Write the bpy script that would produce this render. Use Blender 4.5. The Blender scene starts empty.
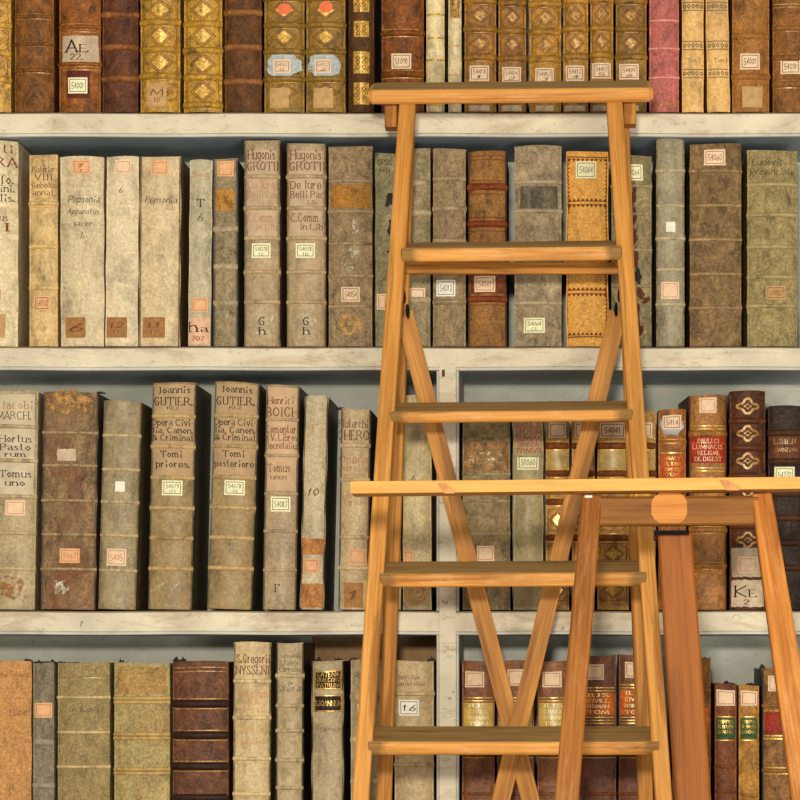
import bpy, math, random
from mathutils import Vector, Matrix
SC = bpy.context.scene
COL = SC.collection
S, D, H, VX, VY = 500.0, 6.5, 1.5, 560.0, 660.0     # px per metre at y=0, camera distance, eye height, vanishing point
# ---------------------------------------------------------------- camera, world, lights, exposure
cam_d = bpy.data.cameras.new('camera'); cam = bpy.data.objects.new('camera', cam_d); COL.objects.link(cam)
cam.location = (0, -D, H); cam.rotation_euler = (math.pi/2, 0, 0)
cam_d.sensor_width = 36; cam_d.lens = S*D/800*36
cam_d.shift_x = -(VX-400)/800; cam_d.shift_y = (VY-400)/800
cam_d.clip_start = .05
SC.camera = cam
SC.view_settings.view_transform = 'Standard'; SC.view_settings.look = 'None'
SC.view_settings.exposure = -.1; SC.view_settings.gamma = 1.0
w = bpy.data.worlds.new('world'); SC.world = w; w.use_nodes = True
w.node_tree.nodes['Background'].inputs[0].default_value = (1.0, .96, .86, 1)
w.node_tree.nodes['Background'].inputs[1].default_value = .46
def area(name, loc, target, size, power, color):
    l = bpy.data.lights.new(name, 'AREA'); l.shape = 'DISK'; l.size = size; l.energy = power; l.color = color
    o = bpy.data.objects.new(name, l); COL.objects.link(o); o.location = loc
    o.rotation_euler = (Vector(target)-Vector(loc)).to_track_quat('-Z', 'Y').to_euler()
    return o
area('flash_light', (-.15, -6.8, 2.12), (-.3, 0, 2.0), .3, 285, (1.0, .94, .81))
area('fill_light', (1.3, -5.6, .8), (-.3, 0, 2.0), 1.6, 112, (1.0, .96, .85))  # added low fill, no seen source; brightens shelf undersides and book sides

def at(px, py, Y=0.0):
    f = (D+Y)/D/S
    return Vector(((px-VX)*f, Y, H+(VY-py)*f))

# ---------------------------------------------------------------- materials
def s2l(c): return c/12.92 if c <= .04045 else ((c+.055)/1.055)**2.4
def rgb(r, g, b): return (s2l(r/255), s2l(g/255), s2l(b/255), 1)
class NT:
    def __init__(s, name):
        s.m = bpy.data.materials.new(name); s.m.use_nodes = True; s.t = s.m.node_tree
        s.b = s.t.nodes['Principled BSDF']
    def n(s, typ, **kw):
        nd = s.t.nodes.new(typ)
        for k, v in kw.items():
            if k.startswith('_'): setattr(nd, k[1:], v)
            else: nd.inputs[k.replace('_', ' ')].default_value = v
        return nd
    def l(s, a, b): s.t.links.new(a, b)
    def coord(s, scale=(1, 1, 1), loc=(0, 0, 0)):
        c = s.n('ShaderNodeTexCoord'); mp = s.n('ShaderNodeMapping')
        mp.inputs['Scale'].default_value = scale; mp.inputs['Location'].default_value = loc
        s.l(c.outputs['Object'], mp.inputs['Vector']); return mp.outputs[0]
    def noise(s, vec, scale, detail=5, rough=.6, dist=0):
        n = s.n('ShaderNodeTexNoise', Scale=scale, Detail=detail, Roughness=rough, Distortion=dist)
        s.l(vec, n.inputs['Vector']); return n.outputs[0]
    def ramp(s, fac, stops):
        r = s.n('ShaderNodeValToRGB'); e = r.color_ramp.elements
        while len(e) < len(stops): e.new(.5)
        for i, (p, c) in enumerate(stops): e[i].position = p; e[i].color = c if len(c) == 4 else (*c, 1)
        s.l(fac, r.inputs[0]); return r.outputs[0]
    def mask(s, fac, a, b):
        m = s.n('ShaderNodeMapRange'); m.inputs[1].default_value = a; m.inputs[2].default_value = b
        s.l(fac, m.inputs[0]); return m.outputs[0]
    def mul(s, a, k):
        m = s.n('ShaderNodeMath', _operation='MULTIPLY')
        s.l(a, m.inputs[0])
        if isinstance(k, (int, float)): m.inputs[1].default_value = k
        else: s.l(k, m.inputs[1])
        return m.outputs[0]
    def mix(s, fac, a, b, mode='MIX'):
        m = s.n('ShaderNodeMix', _data_type='RGBA', _blend_type=mode)
        if isinstance(fac, (int, float)): m.inputs[0].default_value = fac
        else: s.l(fac, m.inputs[0])
        for i, v in ((6, a), (7, b)):
            if isinstance(v, tuple): m.inputs[i].default_value = v
            else: s.l(v, m.inputs[i])
        return m.outputs[2]
    def out(s, col, rough=.6, bump=None, strength=.3, dist=.001, spec=.4, metal=0):
        if isinstance(col, tuple): s.b.inputs['Base Color'].default_value = col
        else: s.l(col, s.b.inputs['Base Color'])
        s.b.inputs['Roughness'].default_value = rough; s.b.inputs['Metallic'].default_value = metal
        s.b.inputs['Specular IOR Level'].default_value = spec
        if bump is not None:
            b = s.n('ShaderNodeBump', Strength=strength*1.8, Distance=dist); s.l(bump, b.inputs['Height'])
            s.l(b.outputs[0], s.b.inputs['Normal'])
        return s.m
def sc_(c, k): return rgb(*[max(0, min(255, v*k)) for v in c])
rs = random.Random(5)
def leather(name, c, lo=.62, hi=1.18, rough=.5, crack=.5, speck=0.0, stain=None, stainamt=.5, spec=.2):
    if max(c)-min(c) < 58 and max(c) > 100: c = (c[0]*1.03, c[1]*.965, c[2]*.88); lo *= .88; hi *= 1.05
    m = NT(name); off = (rs.uniform(0, 9), rs.uniform(0, 9), rs.uniform(0, 9))
    v = m.coord((1, 1, .6), off); v2 = m.coord((1, 1, 1), off); vh = m.coord((1, 1, 3.0), off)
    n1 = m.noise(v, 44, 9, .80, .6); n2 = m.noise(v2, 200, 5, .8); n3 = m.noise(vh, 55, 5, .7, 1.5); n4 = m.noise(v2, 9, 3, .5)
    col = m.ramp(n1, [(.34, sc_(c, lo*.92)), (.47, rgb(*c)), (.56, sc_(c, (1+hi)/2)), (.67, sc_(c, hi*1.05))])
    if stain: col = m.mix(m.mul(m.mask(n4, .5, .66), stainamt), col, rgb(*stain))
    # worn scratches and dark cracks
    cr = m.mask(n3, .60, .72); col = m.mix(m.mul(cr, crack), col, sc_(c, lo*.62))
    sc2 = m.mask(m.noise(vh, 75, 4, .75, .8), .63, .74); col = m.mix(m.mul(sc2, crack*.8), col, sc_(c, hi*1.15))
    g = m.ramp(n2, [(.36, (.52, .50, .47)), (.64, (1.38, 1.38, 1.38))]); col = m.mix(.8, col, g, 'MULTIPLY')
    if speck:
        vo = m.n('ShaderNodeTexVoronoi', Scale=170); m.l(v2, vo.inputs['Vector'])
        col = m.mix(m.mul(m.mask(vo.outputs['Distance'], .45, .3), speck), col, sc_(c, lo*.7))
    hgt = m.n('ShaderNodeMath', _operation='ADD'); m.l(n2, hgt.inputs[0]); m.l(m.mul(n3, 1.5), hgt.inputs[1])
    return m.out(col, rough, hgt.outputs[0], .45, .0012, spec)
def vellum(name, c, stain=(150, 120, 75), stainamt=.45, rough=.42, lo=.88, hi=1.08):
    c = (c[0]*1.01, c[1]*.965, c[2]*.92); lo *= .92
    m = NT(name); off = (rs.uniform(0, 9), rs.uniform(0, 9), rs.uniform(0, 9))
    v = m.coord((1, 1, .45), off); v2 = m.coord((1, 1, 1), off); vh = m.coord((1, 1, 4), off)
    n1 = m.noise(v, 27, 9, .76, .5); n2 = m.noise(v2, 170, 5, .78); n3 = m.noise(v2, 42, 6, .75, 1.2); n5 = m.noise(vh, 16, 3, .6)
    col = m.ramp(n1, [(.34, sc_(c, lo*.94)), (.5, rgb(*c)), (.66, sc_(c, hi*1.02))])
    col = m.mix(m.mul(m.mask(n3, .52, .72), stainamt), col, rgb(*stain))
    col = m.mix(m.mul(m.mask(n5, .56, .7), .35), col, sc_(c, hi*1.08))
    col = m.mix(m.mul(m.mask(m.noise(v2, 95, 4, .8, .5), .66, .74), .5), col, sc_(stain, .62))
    g = m.ramp(n2, [(.36, (.70, .67, .62)), (.64, (1.18, 1.18, 1.18))]); col = m.mix(.85, col, g, 'MULTIPLY')
    return m.out(col, rough, m.mul(n3, 1.0), .3, .0015, .22)
def plain(name, c, rough=.6, var=.12, scale=90, spec=.15, metal=0):
    m = NT(name); v = m.coord(loc=(rs.uniform(0, 9),)*3)
    col = m.ramp(m.noise(v, scale, 5, .7), [(.32, sc_(c, 1-var)), (.68, sc_(c, 1+var))])
    return m.out(col, rough, spec=spec, metal=metal)
def wood(name, c, dark, rough=.45, grain=1.0, knots=.7, wear=None, endpatch=None, L=0):
    # local X runs along the board
    c = (c[0]*1.02, c[1], c[2]*.84); dark = (dark[0], dark[1], dark[2]*.8)
    m = NT(name); off = (rs.uniform(0, 9), rs.uniform(0, 9), rs.uniform(0, 9))
    v = m.coord((1.2, 16, 16), off); vf = m.coord((3, 130, 130), off); vk = m.coord((7, 14, 14), off)
    n1 = m.noise(v, 2.2, 5, .6, 1.4); n2 = m.noise(vf, 2.0, 3, .6, .2)
    col = m.ramp(n1, [(.33, rgb(*dark)), (.47, rgb(*c)), (.7, sc_(c, 1.10))])
    w2 = m.n('ShaderNodeTexWave', Scale=2.6, Distortion=9.0, Detail=3.0); w2.bands_direction = 'Y'
    m.l(m.coord((.5, 9, 9), off), w2.inputs['Vector'])
    col = m.mix(m.mul(m.mask(w2.outputs['Fac'], .55, .95), .38*grain), col, rgb(*dark))
    g = m.ramp(n2, [(.35, (.76, .72, .66)), (.65, (1.12, 1.12, 1.12))]); col = m.mix(.9*grain, col, g, 'MULTIPLY')
    if knots:
        vo = m.n('ShaderNodeTexVoronoi', Scale=.62); m.l(m.coord((2.2, 12, 12), off), vo.inputs['Vector'])
        col = m.mix(m.mul(m.mask(vo.outputs['Distance'], .17, .05), knots), col, sc_(dark, .62))
    if wear:
        n5 = m.noise(m.coord((4, 20, 20), off), 3, 6, .7); col = m.mix(m.mul(m.mask(n5, .5, .7), wear[1]), col, rgb(*wear[0]))
    if endpatch:
        cx = m.n('ShaderNodeTexCoord'); sp = m.n('ShaderNodeSeparateXYZ'); m.l(cx.outputs['Object'], sp.inputs[0])
        ab = m.n('ShaderNodeMath', _operation='ABSOLUTE'); m.l(sp.outputs[0], ab.inputs[0])
        ad = m.n('ShaderNodeMath', _operation='ADD'); m.l(ab.outputs[0], ad.inputs[0])
        m.l(m.mul(m.noise(m.coord((60, 60, 60), off), 1, 3, .6), .03), ad.inputs[1])
        col = m.mix(m.mul(m.mask(ad.outputs[0], L/2-.022, L/2-.006), .85), col, rgb(*endpatch))
    return m.out(col, rough+.08, n2, .25, .0008, .16)

def paint(name, c, chip, amt, under=None):
    m = NT(name); v = m.coord((.35, 1, 1.2)); v2 = m.coord()
    n1 = m.noise(v, 14, 8, .75, .8); n2 = m.noise(v2, 7, 4, .6); n3 = m.noise(m.coord((.5, 1, 1)), 55, 6, .85)
    col = m.ramp(n2, [(.3, sc_(c, .88)), (.6, rgb(*c)), (.8, sc_(c, 1.06))])
    col = m.mix(m.mul(m.mask(n1, .5, .72), amt), col, rgb(*chip))
    col = m.mix(m.mul(m.mask(n3, .56, .70), amt*.8), col, sc_(chip, .7))
    if under: col = m.mix(m.mul(m.mask(m.noise(v2, 38, 3, .6), .68, .72), .7), col, rgb(*under))
    return m.out(col, .55, n3, .2, .001, .3)

GOLD = NT('gilt'); _v = GOLD.coord()
GOLD = GOLD.out(GOLD.ramp(GOLD.noise(_v, 160, 4, .8), [(.38, rgb(140, 98, 32)), (.52, rgb(216, 168, 62)), (.68, rgb(248, 216, 124))]), .33, spec=.8, metal=.35)
GOLDDIM = NT('dull_gilt'); _v = GOLDDIM.coord()
GOLDDIM = GOLDDIM.out(GOLDDIM.ramp(GOLDDIM.noise(_v, 150, 4, .8), [(.40, rgb(104, 66, 24)), (.56, rgb(186, 138, 58)), (.74, rgb(226, 190, 104))]), .4, spec=.6, metal=.2)
INK = plain('black_ink', (34, 28, 24)); REDINK = plain('rubric_ink', (120, 58, 34), var=.2); BROWNINK = plain('brown_ink', (112, 66, 44), var=.2)
FADEINK = plain('faded_ink', (176, 128, 92), var=.15); GREYINK = plain('grey_ink', (98, 88, 72), var=.2); OCHREINK = plain('ochre_ink', (206, 150, 98), var=.1)
LABRED = plain('label_print_red', (186, 112, 74)); TOOLBROWN = plain('tooled_brown', (112, 54, 18), var=.3)
PAPERS = dict(cream=plain('cream_paper', (238, 234, 190), .7, .05), pink=plain('pink_paper', (232, 200, 166), .7, .06),
              orange=plain('orange_paper', (222, 172, 126), .7, .08), tan=plain('tan_paper', (186, 148, 98), .7, .1), brown=plain('brown_paper', (158, 112, 66), .7, .14),
              white=plain('white_paper', (236, 232, 216), .7, .05), blue=plain('blue_grey_paper', (170, 178, 176), .7, .14), beige=plain('beige_paper', (190, 168, 140), .7, .14, 40),
              dot=plain('orange_sticker', (232, 112, 72), .6, .05))
PAGES = plain('page_edges', (196, 176, 134), .8, .2, 300)
BLACKISH = plain('dark_torn_leather', (48, 46, 46), .8, .3)

# ---------------------------------------------------------------- mesh builder
class MB:
    def __init__(s): s.v = []; s.f = []; s.mi = []; s.smooth = []
    def add(s, vs, fs, mi=0, sm=False):
        o = len(s.v); s.v += [tuple(p) for p in vs]
        for f in fs: s.f.append([o+i for i in f]); s.mi.append(mi); s.smooth.append(sm)
    def box(s, x0, x1, y0, y1, z0, z1, mi=0):
        s.add([(x, y, z) for x in (x0, x1) for y in (y0, y1) for z in (z0, z1)],
              [(0, 1, 3, 2), (4, 6, 7, 5), (0, 4, 5, 1), (2, 3, 7, 6), (0, 2, 6, 4), (1, 5, 7, 3)], mi)
    def grid(s, P, nu, nv, mi=0, sm=True):       # P(i,j)
        s.add([P(i, j) for j in range(nv+1) for i in range(nu+1)],
              [(j*(nu+1)+i, j*(nu+1)+i+1, (j+1)*(nu+1)+i+1, (j+1)*(nu+1)+i) for j in range(nv) for i in range(nu)], mi, sm)
    def prism_x(s, prof, x0, x1, mis=None, n=1, wob=None):     # prof = (y,z) list, counter-clockwise seen from +x; extruded along x
        k = len(prof); vs = []
        for j in range(n+1):
            x = x0+(x1-x0)*j/n
            for (y, z) in prof:
                p = (x, y, z); vs.append(wob(p) if wob else p)
        for j in range(n):
            for i in range(k):
                a, b = j*k+i, j*k+(i+1) % k
                s.add([vs[a], vs[b], vs[b+k], vs[a+k]], [(0, 1, 2, 3)], mis[i] if mis else 0)
        s.add(vs[:k], [tuple(range(k))[::-1]]); s.add(vs[-k:], [tuple(range(k))])
    def build(s, name, mats, parent=None, mat4=None):
        me = bpy.data.meshes.new(name); me.from_pydata(s.v, [], s.f)
        for mt in (mats if isinstance(mats, (list, tuple)) else [mats]): me.materials.append(mt)
        me.polygons.foreach_set('material_index', s.mi); me.polygons.foreach_set('use_smooth', s.smooth); me.update()
        o = bpy.data.objects.new(name, me); COL.objects.link(o)
        if parent: o.parent = parent
        if mat4 is not None: o.matrix_local = mat4
        return o
def tag(o, label=None, cat=None, group=None, kind=None):
    if label: o['label'] = label
    if cat: o['category'] = cat
    if group: o['group'] = group
    if kind: o['kind'] = kind
    return o
def empty(name, loc=(0, 0, 0), rot=(0, 0, 0)):
    o = bpy.data.objects.new(name, None); COL.objects.link(o); o.location = loc; o.rotation_euler = rot; o.empty_display_size = .05; return o
def rrect(y0, y1, z0, z1, r, n=3):               # rounded rectangle profile
    out = []
    for cy, cz, a0 in ((y1-r, z0+r, -90), (y1-r, z1-r, 0), (y0+r, z1-r, 90), (y0+r, z0+r, 180)):
        for k in range(n+1):
            a = math.radians(a0+90*k/n); out.append((cy+r*math.cos(a), cz+r*math.sin(a)))
    return out

# ---------------------------------------------------------------- pen lettering: strokes on a grid, baseline y=2, x height y=6, capitals y=8
G = {
'A': '6|02 38 62;14 54', 'B': '5|02 08;08 38 47 46 35 05;35 44 53 42 32 02', 'C': '6|57 48 28 17 05 13 22 42 53', 'D': '6|02 08 38 57 65 53 32 02',
'E': '5|02 08;08 48;05 35;02 42 53', 'F': '5|02 08;08 48 47;05 35', 'G': '6|57 48 28 17 05 13 22 42 54 35', 'H': '6|02 08;62 68;05 65', 'I': '2|12 18', 'J': '3|28 23 12 02',
'K': '6|02 08;68 05 62', 'L': '5|02 08;02 42 53', 'M': '8|02 18 43 78 82', 'N': '6|02 08 62 68', 'O': '6|38 17 05 13 32 53 65 57 38', 'P': '5|02 08 38 57 45 35 05',
'Q': '6|38 17 05 13 32 53 65 57 38;32 61', 'R': '6|02 08 38 57 46 35 05;35 62', 'S': '5|47 38 18 07 16 44 53 42 12 03', 'T': '6|32 38;07 08 68 67', 'U': '6|08 03 12 42 53 58',
'V': '6|08 32 68', 'X': '6|08 62;68 02', 'Y': '6|08 35 68;35 32', 'Z': '5|08 58 02 52 53',
'a': '4|06 36 42;34 14 03 12 32', 'b': '4|08 02 32 44 36 05', 'c': '4|36 16 04 12 32', 'd': '4|48 42 12 04 16 45', 'e': '4|04 44 36 16 04 12 32 43', 'f': '3|12 17 28 38;06 26',
'g': '4|45 36 16 04 12 43;46 41 10 00', 'h': '4|02 08;05 26 36 44 42', 'i': '2|12 15;17 18', 'j': '2|16 10 00', 'l': '2|12 18', 'm': '7|02 06;05 16 26 34 32;35 46 56 64 62',
'n': '4|02 06;05 26 36 44 42', 'o': '4|26 04 22 44 26', 'p': '4|00 06;05 36 44 32 03', 'q': '4|40 46 16 04 12 43', 'r': '3|02 06;04 26 36', 's': '3|35 16 05 33 22 02', 't': '3|18 13 22 32;06 26',
'u': '4|06 03 12 32 43;46 42', 'v': '4|06 22 46', 'x': '4|06 42;46 02', 'y': '4|06 23;46 10 00', 'z': '4|06 46 02 42', 'k': '4|02 08;46 04 42', 'w': '6|06 12 36 52 66',
'0': '4|28 06 04 22 44 46 28', '1': '3|06 18 12', '2': '4|07 18 38 46 02 42', '3': '4|08 48 25 44 32 02', '4': '4|32 38 04 44', '5': '4|48 08 05 35 43 32 02', '6': '4|38 15 03 12 32 44 25 04',
'7': '4|08 48 12', '8': '4|25 07 28 47 25 03 22 43 25', '9': '4|45 25 07 28 47 44 22', '.': '1|02 03', ',': '1|12 01', '-': '3|05 25', '&': '6|63 46 38 18 16 52;35 03 12 22 64', '+': '4|22 26;04 44', '(': '2|28 05 22', ')': '2|08 25 02', '*': '4|25 45'}
def pen_text(string, thick=.95, thin=.38, slant=0.0, serif=True, gap=1.7):
    """list of quads in text units (x, y) and the total advance; vertical strokes are thick, level ones thin"""
    quads = []; x = 0.0
    for ch in string:
        if ch == ' ': x += 3; continue
        g = G.get(ch) or G.get(ch.upper())
        if not g: x += 3; continue
        wd, st = g.split('|')
        for stroke in st.split(';'):
            pts = [(int(p[0]), int(p[1])-2) for p in stroke.split()]
            for k in range(len(pts)-1):
                (ax, ay), (bx, by) = pts[k], pts[k+1]
                dx, dy = bx-ax, by-ay; L = math.hypot(dx, dy) or 1
                wdt = (thin+(thick-thin)*abs(dy)/L)/2
                nx, ny = -dy/L*wdt, dx/L*wdt; ex, ey = dx/L*wdt*.6, dy/L*wdt*.6
                quads.append([(x+q[0]+q[1]*slant, q[1]) for q in ((ax+nx-ex, ay+ny-ey), (bx+nx+ex, by+ny+ey), (bx-nx+ex, by-ny+ey), (ax-nx-ex, ay-ny-ey))])
            if serif:
                for e, f in ((pts[0], pts[1]), (pts[-1], pts[-2])):
                    if abs(e[0]-f[0]) < abs(e[1]-f[1])*.6 and e[1] in (0, 4, 6, -2):
                        quads.append([(x+e[0]-1.1, e[1]-.2), (x+e[0]+1.1, e[1]-.2), (x+e[0]+1.1, e[1]+.2), (x+e[0]-1.1, e[1]+.2)])
        x += int(wd)+gap
    return quads, max(x-gap, 1)

# ---------------------------------------------------------------- the book
SHELF = {1: 112.0, 2: 346.4, 3: 610.0, 4: 892.4}
GROUPS = {1: 'old bound books on the top row', 2: 'old bound books on the second row', 3: 'old bound books on the third row', 4: 'old bound books on the lowest row'}
BYF = .012
class Book:
    def __init__(b, row, x0, x1, top, mat, label, lean=0, depth=.29, alpha=58, bulge=.16, bands=(), bandmat=None, bandr=.004, bandh=.006, yaw=0, side=None, flare=0, sq=.003, cov=None):
        b.row, b.x0, b.x1, b.top = row, x0, x1, top
        ybot = SHELF[row]; f = (D+BYF)/D/S; b.f = f
        b.w = (x1-x0-.5)*f; b.h = (ybot-top)*f; b.cx = (x0+x1)/2; b.lean = lean; b.ybot = ybot
        b.al = math.radians(alpha); b.bul = b.w*bulge; b.seed = rs.uniform(0, 100)
        p = at(b.cx, ybot, BYF); th = math.atan2(lean, ybot-top)
        b.root = empty('book', (p.x, BYF, p.z+abs(math.sin(th))*b.w/2+.0004), (0, th, yaw))
        tag(b.root, label, 'book', GROUPS[row])
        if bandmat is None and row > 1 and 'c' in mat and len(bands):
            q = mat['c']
            if max(q)-min(q) < 75: bandmat = vellum('rubbed_highlight_band', [min(232, v*(1.2 if max(q) < 170 else 1.06)) for v in q], lo=.75)  # paler band colour paints in the bands' highlight together with rubbed wear
        b.mat = mat; b.bz = [(ybot-y)*f for y in bands]+[0, b.h] if len(bands) > 0 and bandr > .001 else None
        NX, NZ = 18, 90
        zs = [b.h*j/NZ for j in range(NZ+1)]
        m = MB()
        m.grid(lambda i, j: b.P(-1+2*i/NX, zs[j], 0), NX, NZ)
        # turned-in leather over head and tail
        m.grid(lambda i, j: (lambda q: (q[0]*(1-.05*j), q[1]+.007*j, q[2]-.0015*j))(b.P(-1+2*i/NX, b.h, -.0002)), NX, 1)
        m.grid(lambda i, j: (lambda q: (q[0]*(1-.05*j), q[1]+.007*j, q[2]))(b.P(-1+2*(NX-i)/NX, 0, -.0002)), NX, 1)
        m.build('spine', mat, b.root)
        t = .0035; e = b.bul
        for sx in (-1, 1):
            m = MB(); xo = sx*b.w/2*.985; xi = sx*(b.w/2-t)
            a, c_ = (xo, xi) if xo < xi else (xi, xo)
            prof = [(a, e-.002), (c_, e-.002), (c_, depth), (a, depth)]
            zt = b.h-.0012
            m.add([(x, y, 0) for x, y in prof]+[(x, y, zt+(sq*.6 if y > e else 0)) for x, y in prof], [(3, 2, 1, 0), (4, 5, 6, 7), (0, 1, 5, 4), (1, 2, 6, 5), (2, 3, 7, 6), (3, 0, 4, 7)])
            m.build('cover_board', cov or mat, b.root)
        m = MB(); m.box(-b.w/2+t+.0003, b.w/2-t-.0003, e*.75+.004, depth-.006, .003, b.h-.004); m.build('page_block', PAGES, b.root)
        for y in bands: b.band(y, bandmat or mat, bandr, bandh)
    def P(b, t, z, off):
        hz = min(z, b.h-z); s_ = max(0, 1-hz/.007); off = off-.0022*s_*s_
        off += .00045*math.sin(z*61+b.seed)+.0003*math.sin(t*5+z*130+b.seed*2)
        a = t*b.al; k = b.w/2/math.sin(b.al)
        x = k*math.sin(a); y = b.bul*(1-math.cos(a))/(1-math.cos(b.al))
        if b.bz:
            d = min(abs(z-q) for q in b.bz); rc = .0016*(1-math.exp(-(d/.009)**2)); x -= rc*math.sin(a); y += rc*math.cos(a)
        edge = .0008*math.sin(z*45+b.seed*3)*t
        return (x+off*math.sin(a)*.25-edge, y-off*math.cos(a), z+(.0012*math.cos(t*2+b.seed)*(1 if z > b.h*.95 else 0)))
    def xz(b, px, py):
        cx = b.cx+b.lean*(b.ybot-py)/(b.ybot-b.top)
        return (px-cx)*b.f, (b.ybot-py)*b.f
    def Q(b, x, z, off):
        q = max(-1, min(1, x*math.sin(b.al)/(b.w/2))); return b.P(math.asin(q)/b.al, z, off)
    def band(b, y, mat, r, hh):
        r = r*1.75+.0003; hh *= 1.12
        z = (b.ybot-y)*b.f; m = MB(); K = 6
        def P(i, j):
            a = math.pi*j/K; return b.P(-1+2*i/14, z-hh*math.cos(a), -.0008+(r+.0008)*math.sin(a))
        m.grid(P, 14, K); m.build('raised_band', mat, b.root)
    def sheet(b, m, xa, xb, za, zb, off, rough=0):
        n = max(2, int((xb-xa)/.004)); nz = max(1 if not rough else 6, int((zb-za)/.004)); r_ = random.Random(int(b.seed*99)+int(xa*9999))
        ja = [r_.uniform(-1, 1)*rough for _ in range(40)]
        def P(i, j):
            x = xa+(xb-xa)*i/n; z = za+(zb-za)*j/nz
            if rough:
                if i in (0, n): x += ja[j % 40]+(.5*rough if i == 0 else -.5*rough)*(j in (0, nz))
                if j in (0, nz): z += ja[(7+i) % 40]
            return b.Q(x, z, off)
        m.grid(P, n, nz, 0, False)
        for z in (za, zb):                               # paper edge
            if not rough: m.grid(lambda i, j: b.Q(xa+(xb-xa)*i/n, z, off-.0007*j), n, 1, 0, False)
    def line(b, m, pts, wd, off, closed=False, sub=.0035):
        if closed: pts = list(pts)+[pts[0]]
        for k in range(len(pts)-1):
            (ax, az), (bx, bz) = pts[k], pts[k+1]; dx, dz = bx-ax, bz-az; L = math.hypot(dx, dz)
            if L < 1e-7: continue
            n = max(1, int(abs(dx)/sub), int(abs(dz)/.004)); nx, nz = -dz/L*wd/2, dx/L*wd/2
            m.grid(lambda i, j: b.Q(ax+dx*i/n+nx*(1-2*j), az+dz*i/n+nz*(1-2*j), off), n, 1, 0, False)
    def text(b, px0, px1, py, cap, s, mat=None, off=.0006, parent=None, name='title_lettering', thick=.95, thin=.38, slant=0, serif=True, mb=None):
        """fits s between px0 and px1 with its baseline at py, cap height in pixels"""
        q, adv = pen_text(s, thick, thin, slant, serif); m = mb or MB()
        k = (px1-px0)/adv; kz = cap/6
        for A, B_, C_, D_ in q:                          # A-B one long side, D-C the other
            n = max(1, int(abs(B_[0]-A[0])*k*b.f/.0018+.5), int(abs(B_[1]-A[1])*kz*b.f/.004+.5)); mx = lambda p, r, t: (p[0]+(r[0]-p[0])*t, p[1]+(r[1]-p[1])*t)
            vs = []
            for i in range(n+1):
                for x, y in (mx(A, B_, i/n), mx(D_, C_, i/n)): vs.append(b.Q(*b.xz(px0+x*k, py-y*kz), off))
            m.add(vs, [(2*i, 2*i+1, 2*i+3, 2*i+2) for i in range(n)])
        if mb is None: m.build(name, mat or INK, parent or b.root)
    def texts(b, rows, mat, name='title_lettering', **kw):
        m = MB()
        for r in rows: b.text(*r, mb=m, **kw)
        m.build(name, mat, b.root); return b
    def lab(b, px0, px1, py0, py1, kind='cream', num='', name='shelf_label', border=True, ink=None, cap=None, label=None, rough=0, off=.0009):
        xa, zb = b.xz(px0, py0); xb, za = b.xz(px1, py1)
        ym = (py0+py1)/2; xa = b.xz(px0, ym)[0]; xb = b.xz(px1, ym)[0]
        m = MB(); b.sheet(m, xa, xb, za, zb, off, rough); L = m.build(name, PAPERS[kind] if isinstance(kind, str) else kind, b.root)
        if label: L['label'] = label
        m = MB()
        ik = ink or (INK if kind in ('cream', 'white') else LABRED if kind in ('pink', 'orange') else BROWNINK)
        if border:
            d = 1.9*b.f; pw = .0011
            b.line(m, [(xa+d, za+d), (xb-d, za+d), (xb-d, zb-d), (xa+d, zb-d)], pw, off+.0004, True)
        if num:
            rows = num.split('/'); hh = (py1-py0); cap = cap or hh*(.36 if len(rows) == 1 else .26)
            wd = px1-px0
            for i, r in enumerate(rows):
                base = py0+hh*(.68 if len(rows) == 1 else (.52+.30*i)); ww = wd*(.62 if i == 0 else .28)
                b.text(px0+wd/2-ww/2, px0+wd/2+ww/2, base, cap*(1 if i == 0 else .7), r, off=off+.0005, mb=m, thick=.8, thin=.55, serif=False, slant=.15)
        if m.v: m.build('printed_number', ik, L)
        return b
    def blob(b, px, py, rx, ry, mat, name, off=.0008, jag=.25, n=14, parent=None):
        r_ = random.Random(int(px*7+py)); m = MB(); ring = []
        for k in range(n):
            a = 2*math.pi*k/n; q = 1+r_.uniform(-jag, jag); ring.append((px+rx*q*math.cos(a), py+ry*q*math.sin(a)))
        V = [b.Q(*b.xz(px, py), off)]; NR = 4
        for q in range(1, NR+1): V += [b.Q(*b.xz(px+(x-px)*q/NR, py+(y-py)*q/NR), off) for x, y in ring]
        F = [(0, 1+(k+1) % n, 1+k) for k in range(n)]+[(1+q*n+k, 1+q*n+(k+1) % n, 1+(q+1)*n+(k+1) % n, 1+(q+1)*n+k) for q in range(NR-1) for k in range(n)]
        m.add(V, F); return m.build(name, mat, parent or b.root)
    def rules(b, ys, mat=None, wd=1.0, inset=.03, name='gilt_rule', off=.0006):
        for y in ys:
            m = MB(); z = (b.ybot-y)*b.f; X = b.w/2*(1-inset)
            m.grid(lambda i, j: b.Q(-X+2*X*i/16, z+(j-.5)*wd*b.f, off), 16, 1, 0, False)
            m.build(name, mat or GOLDDIM, b.root)
        return b
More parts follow.
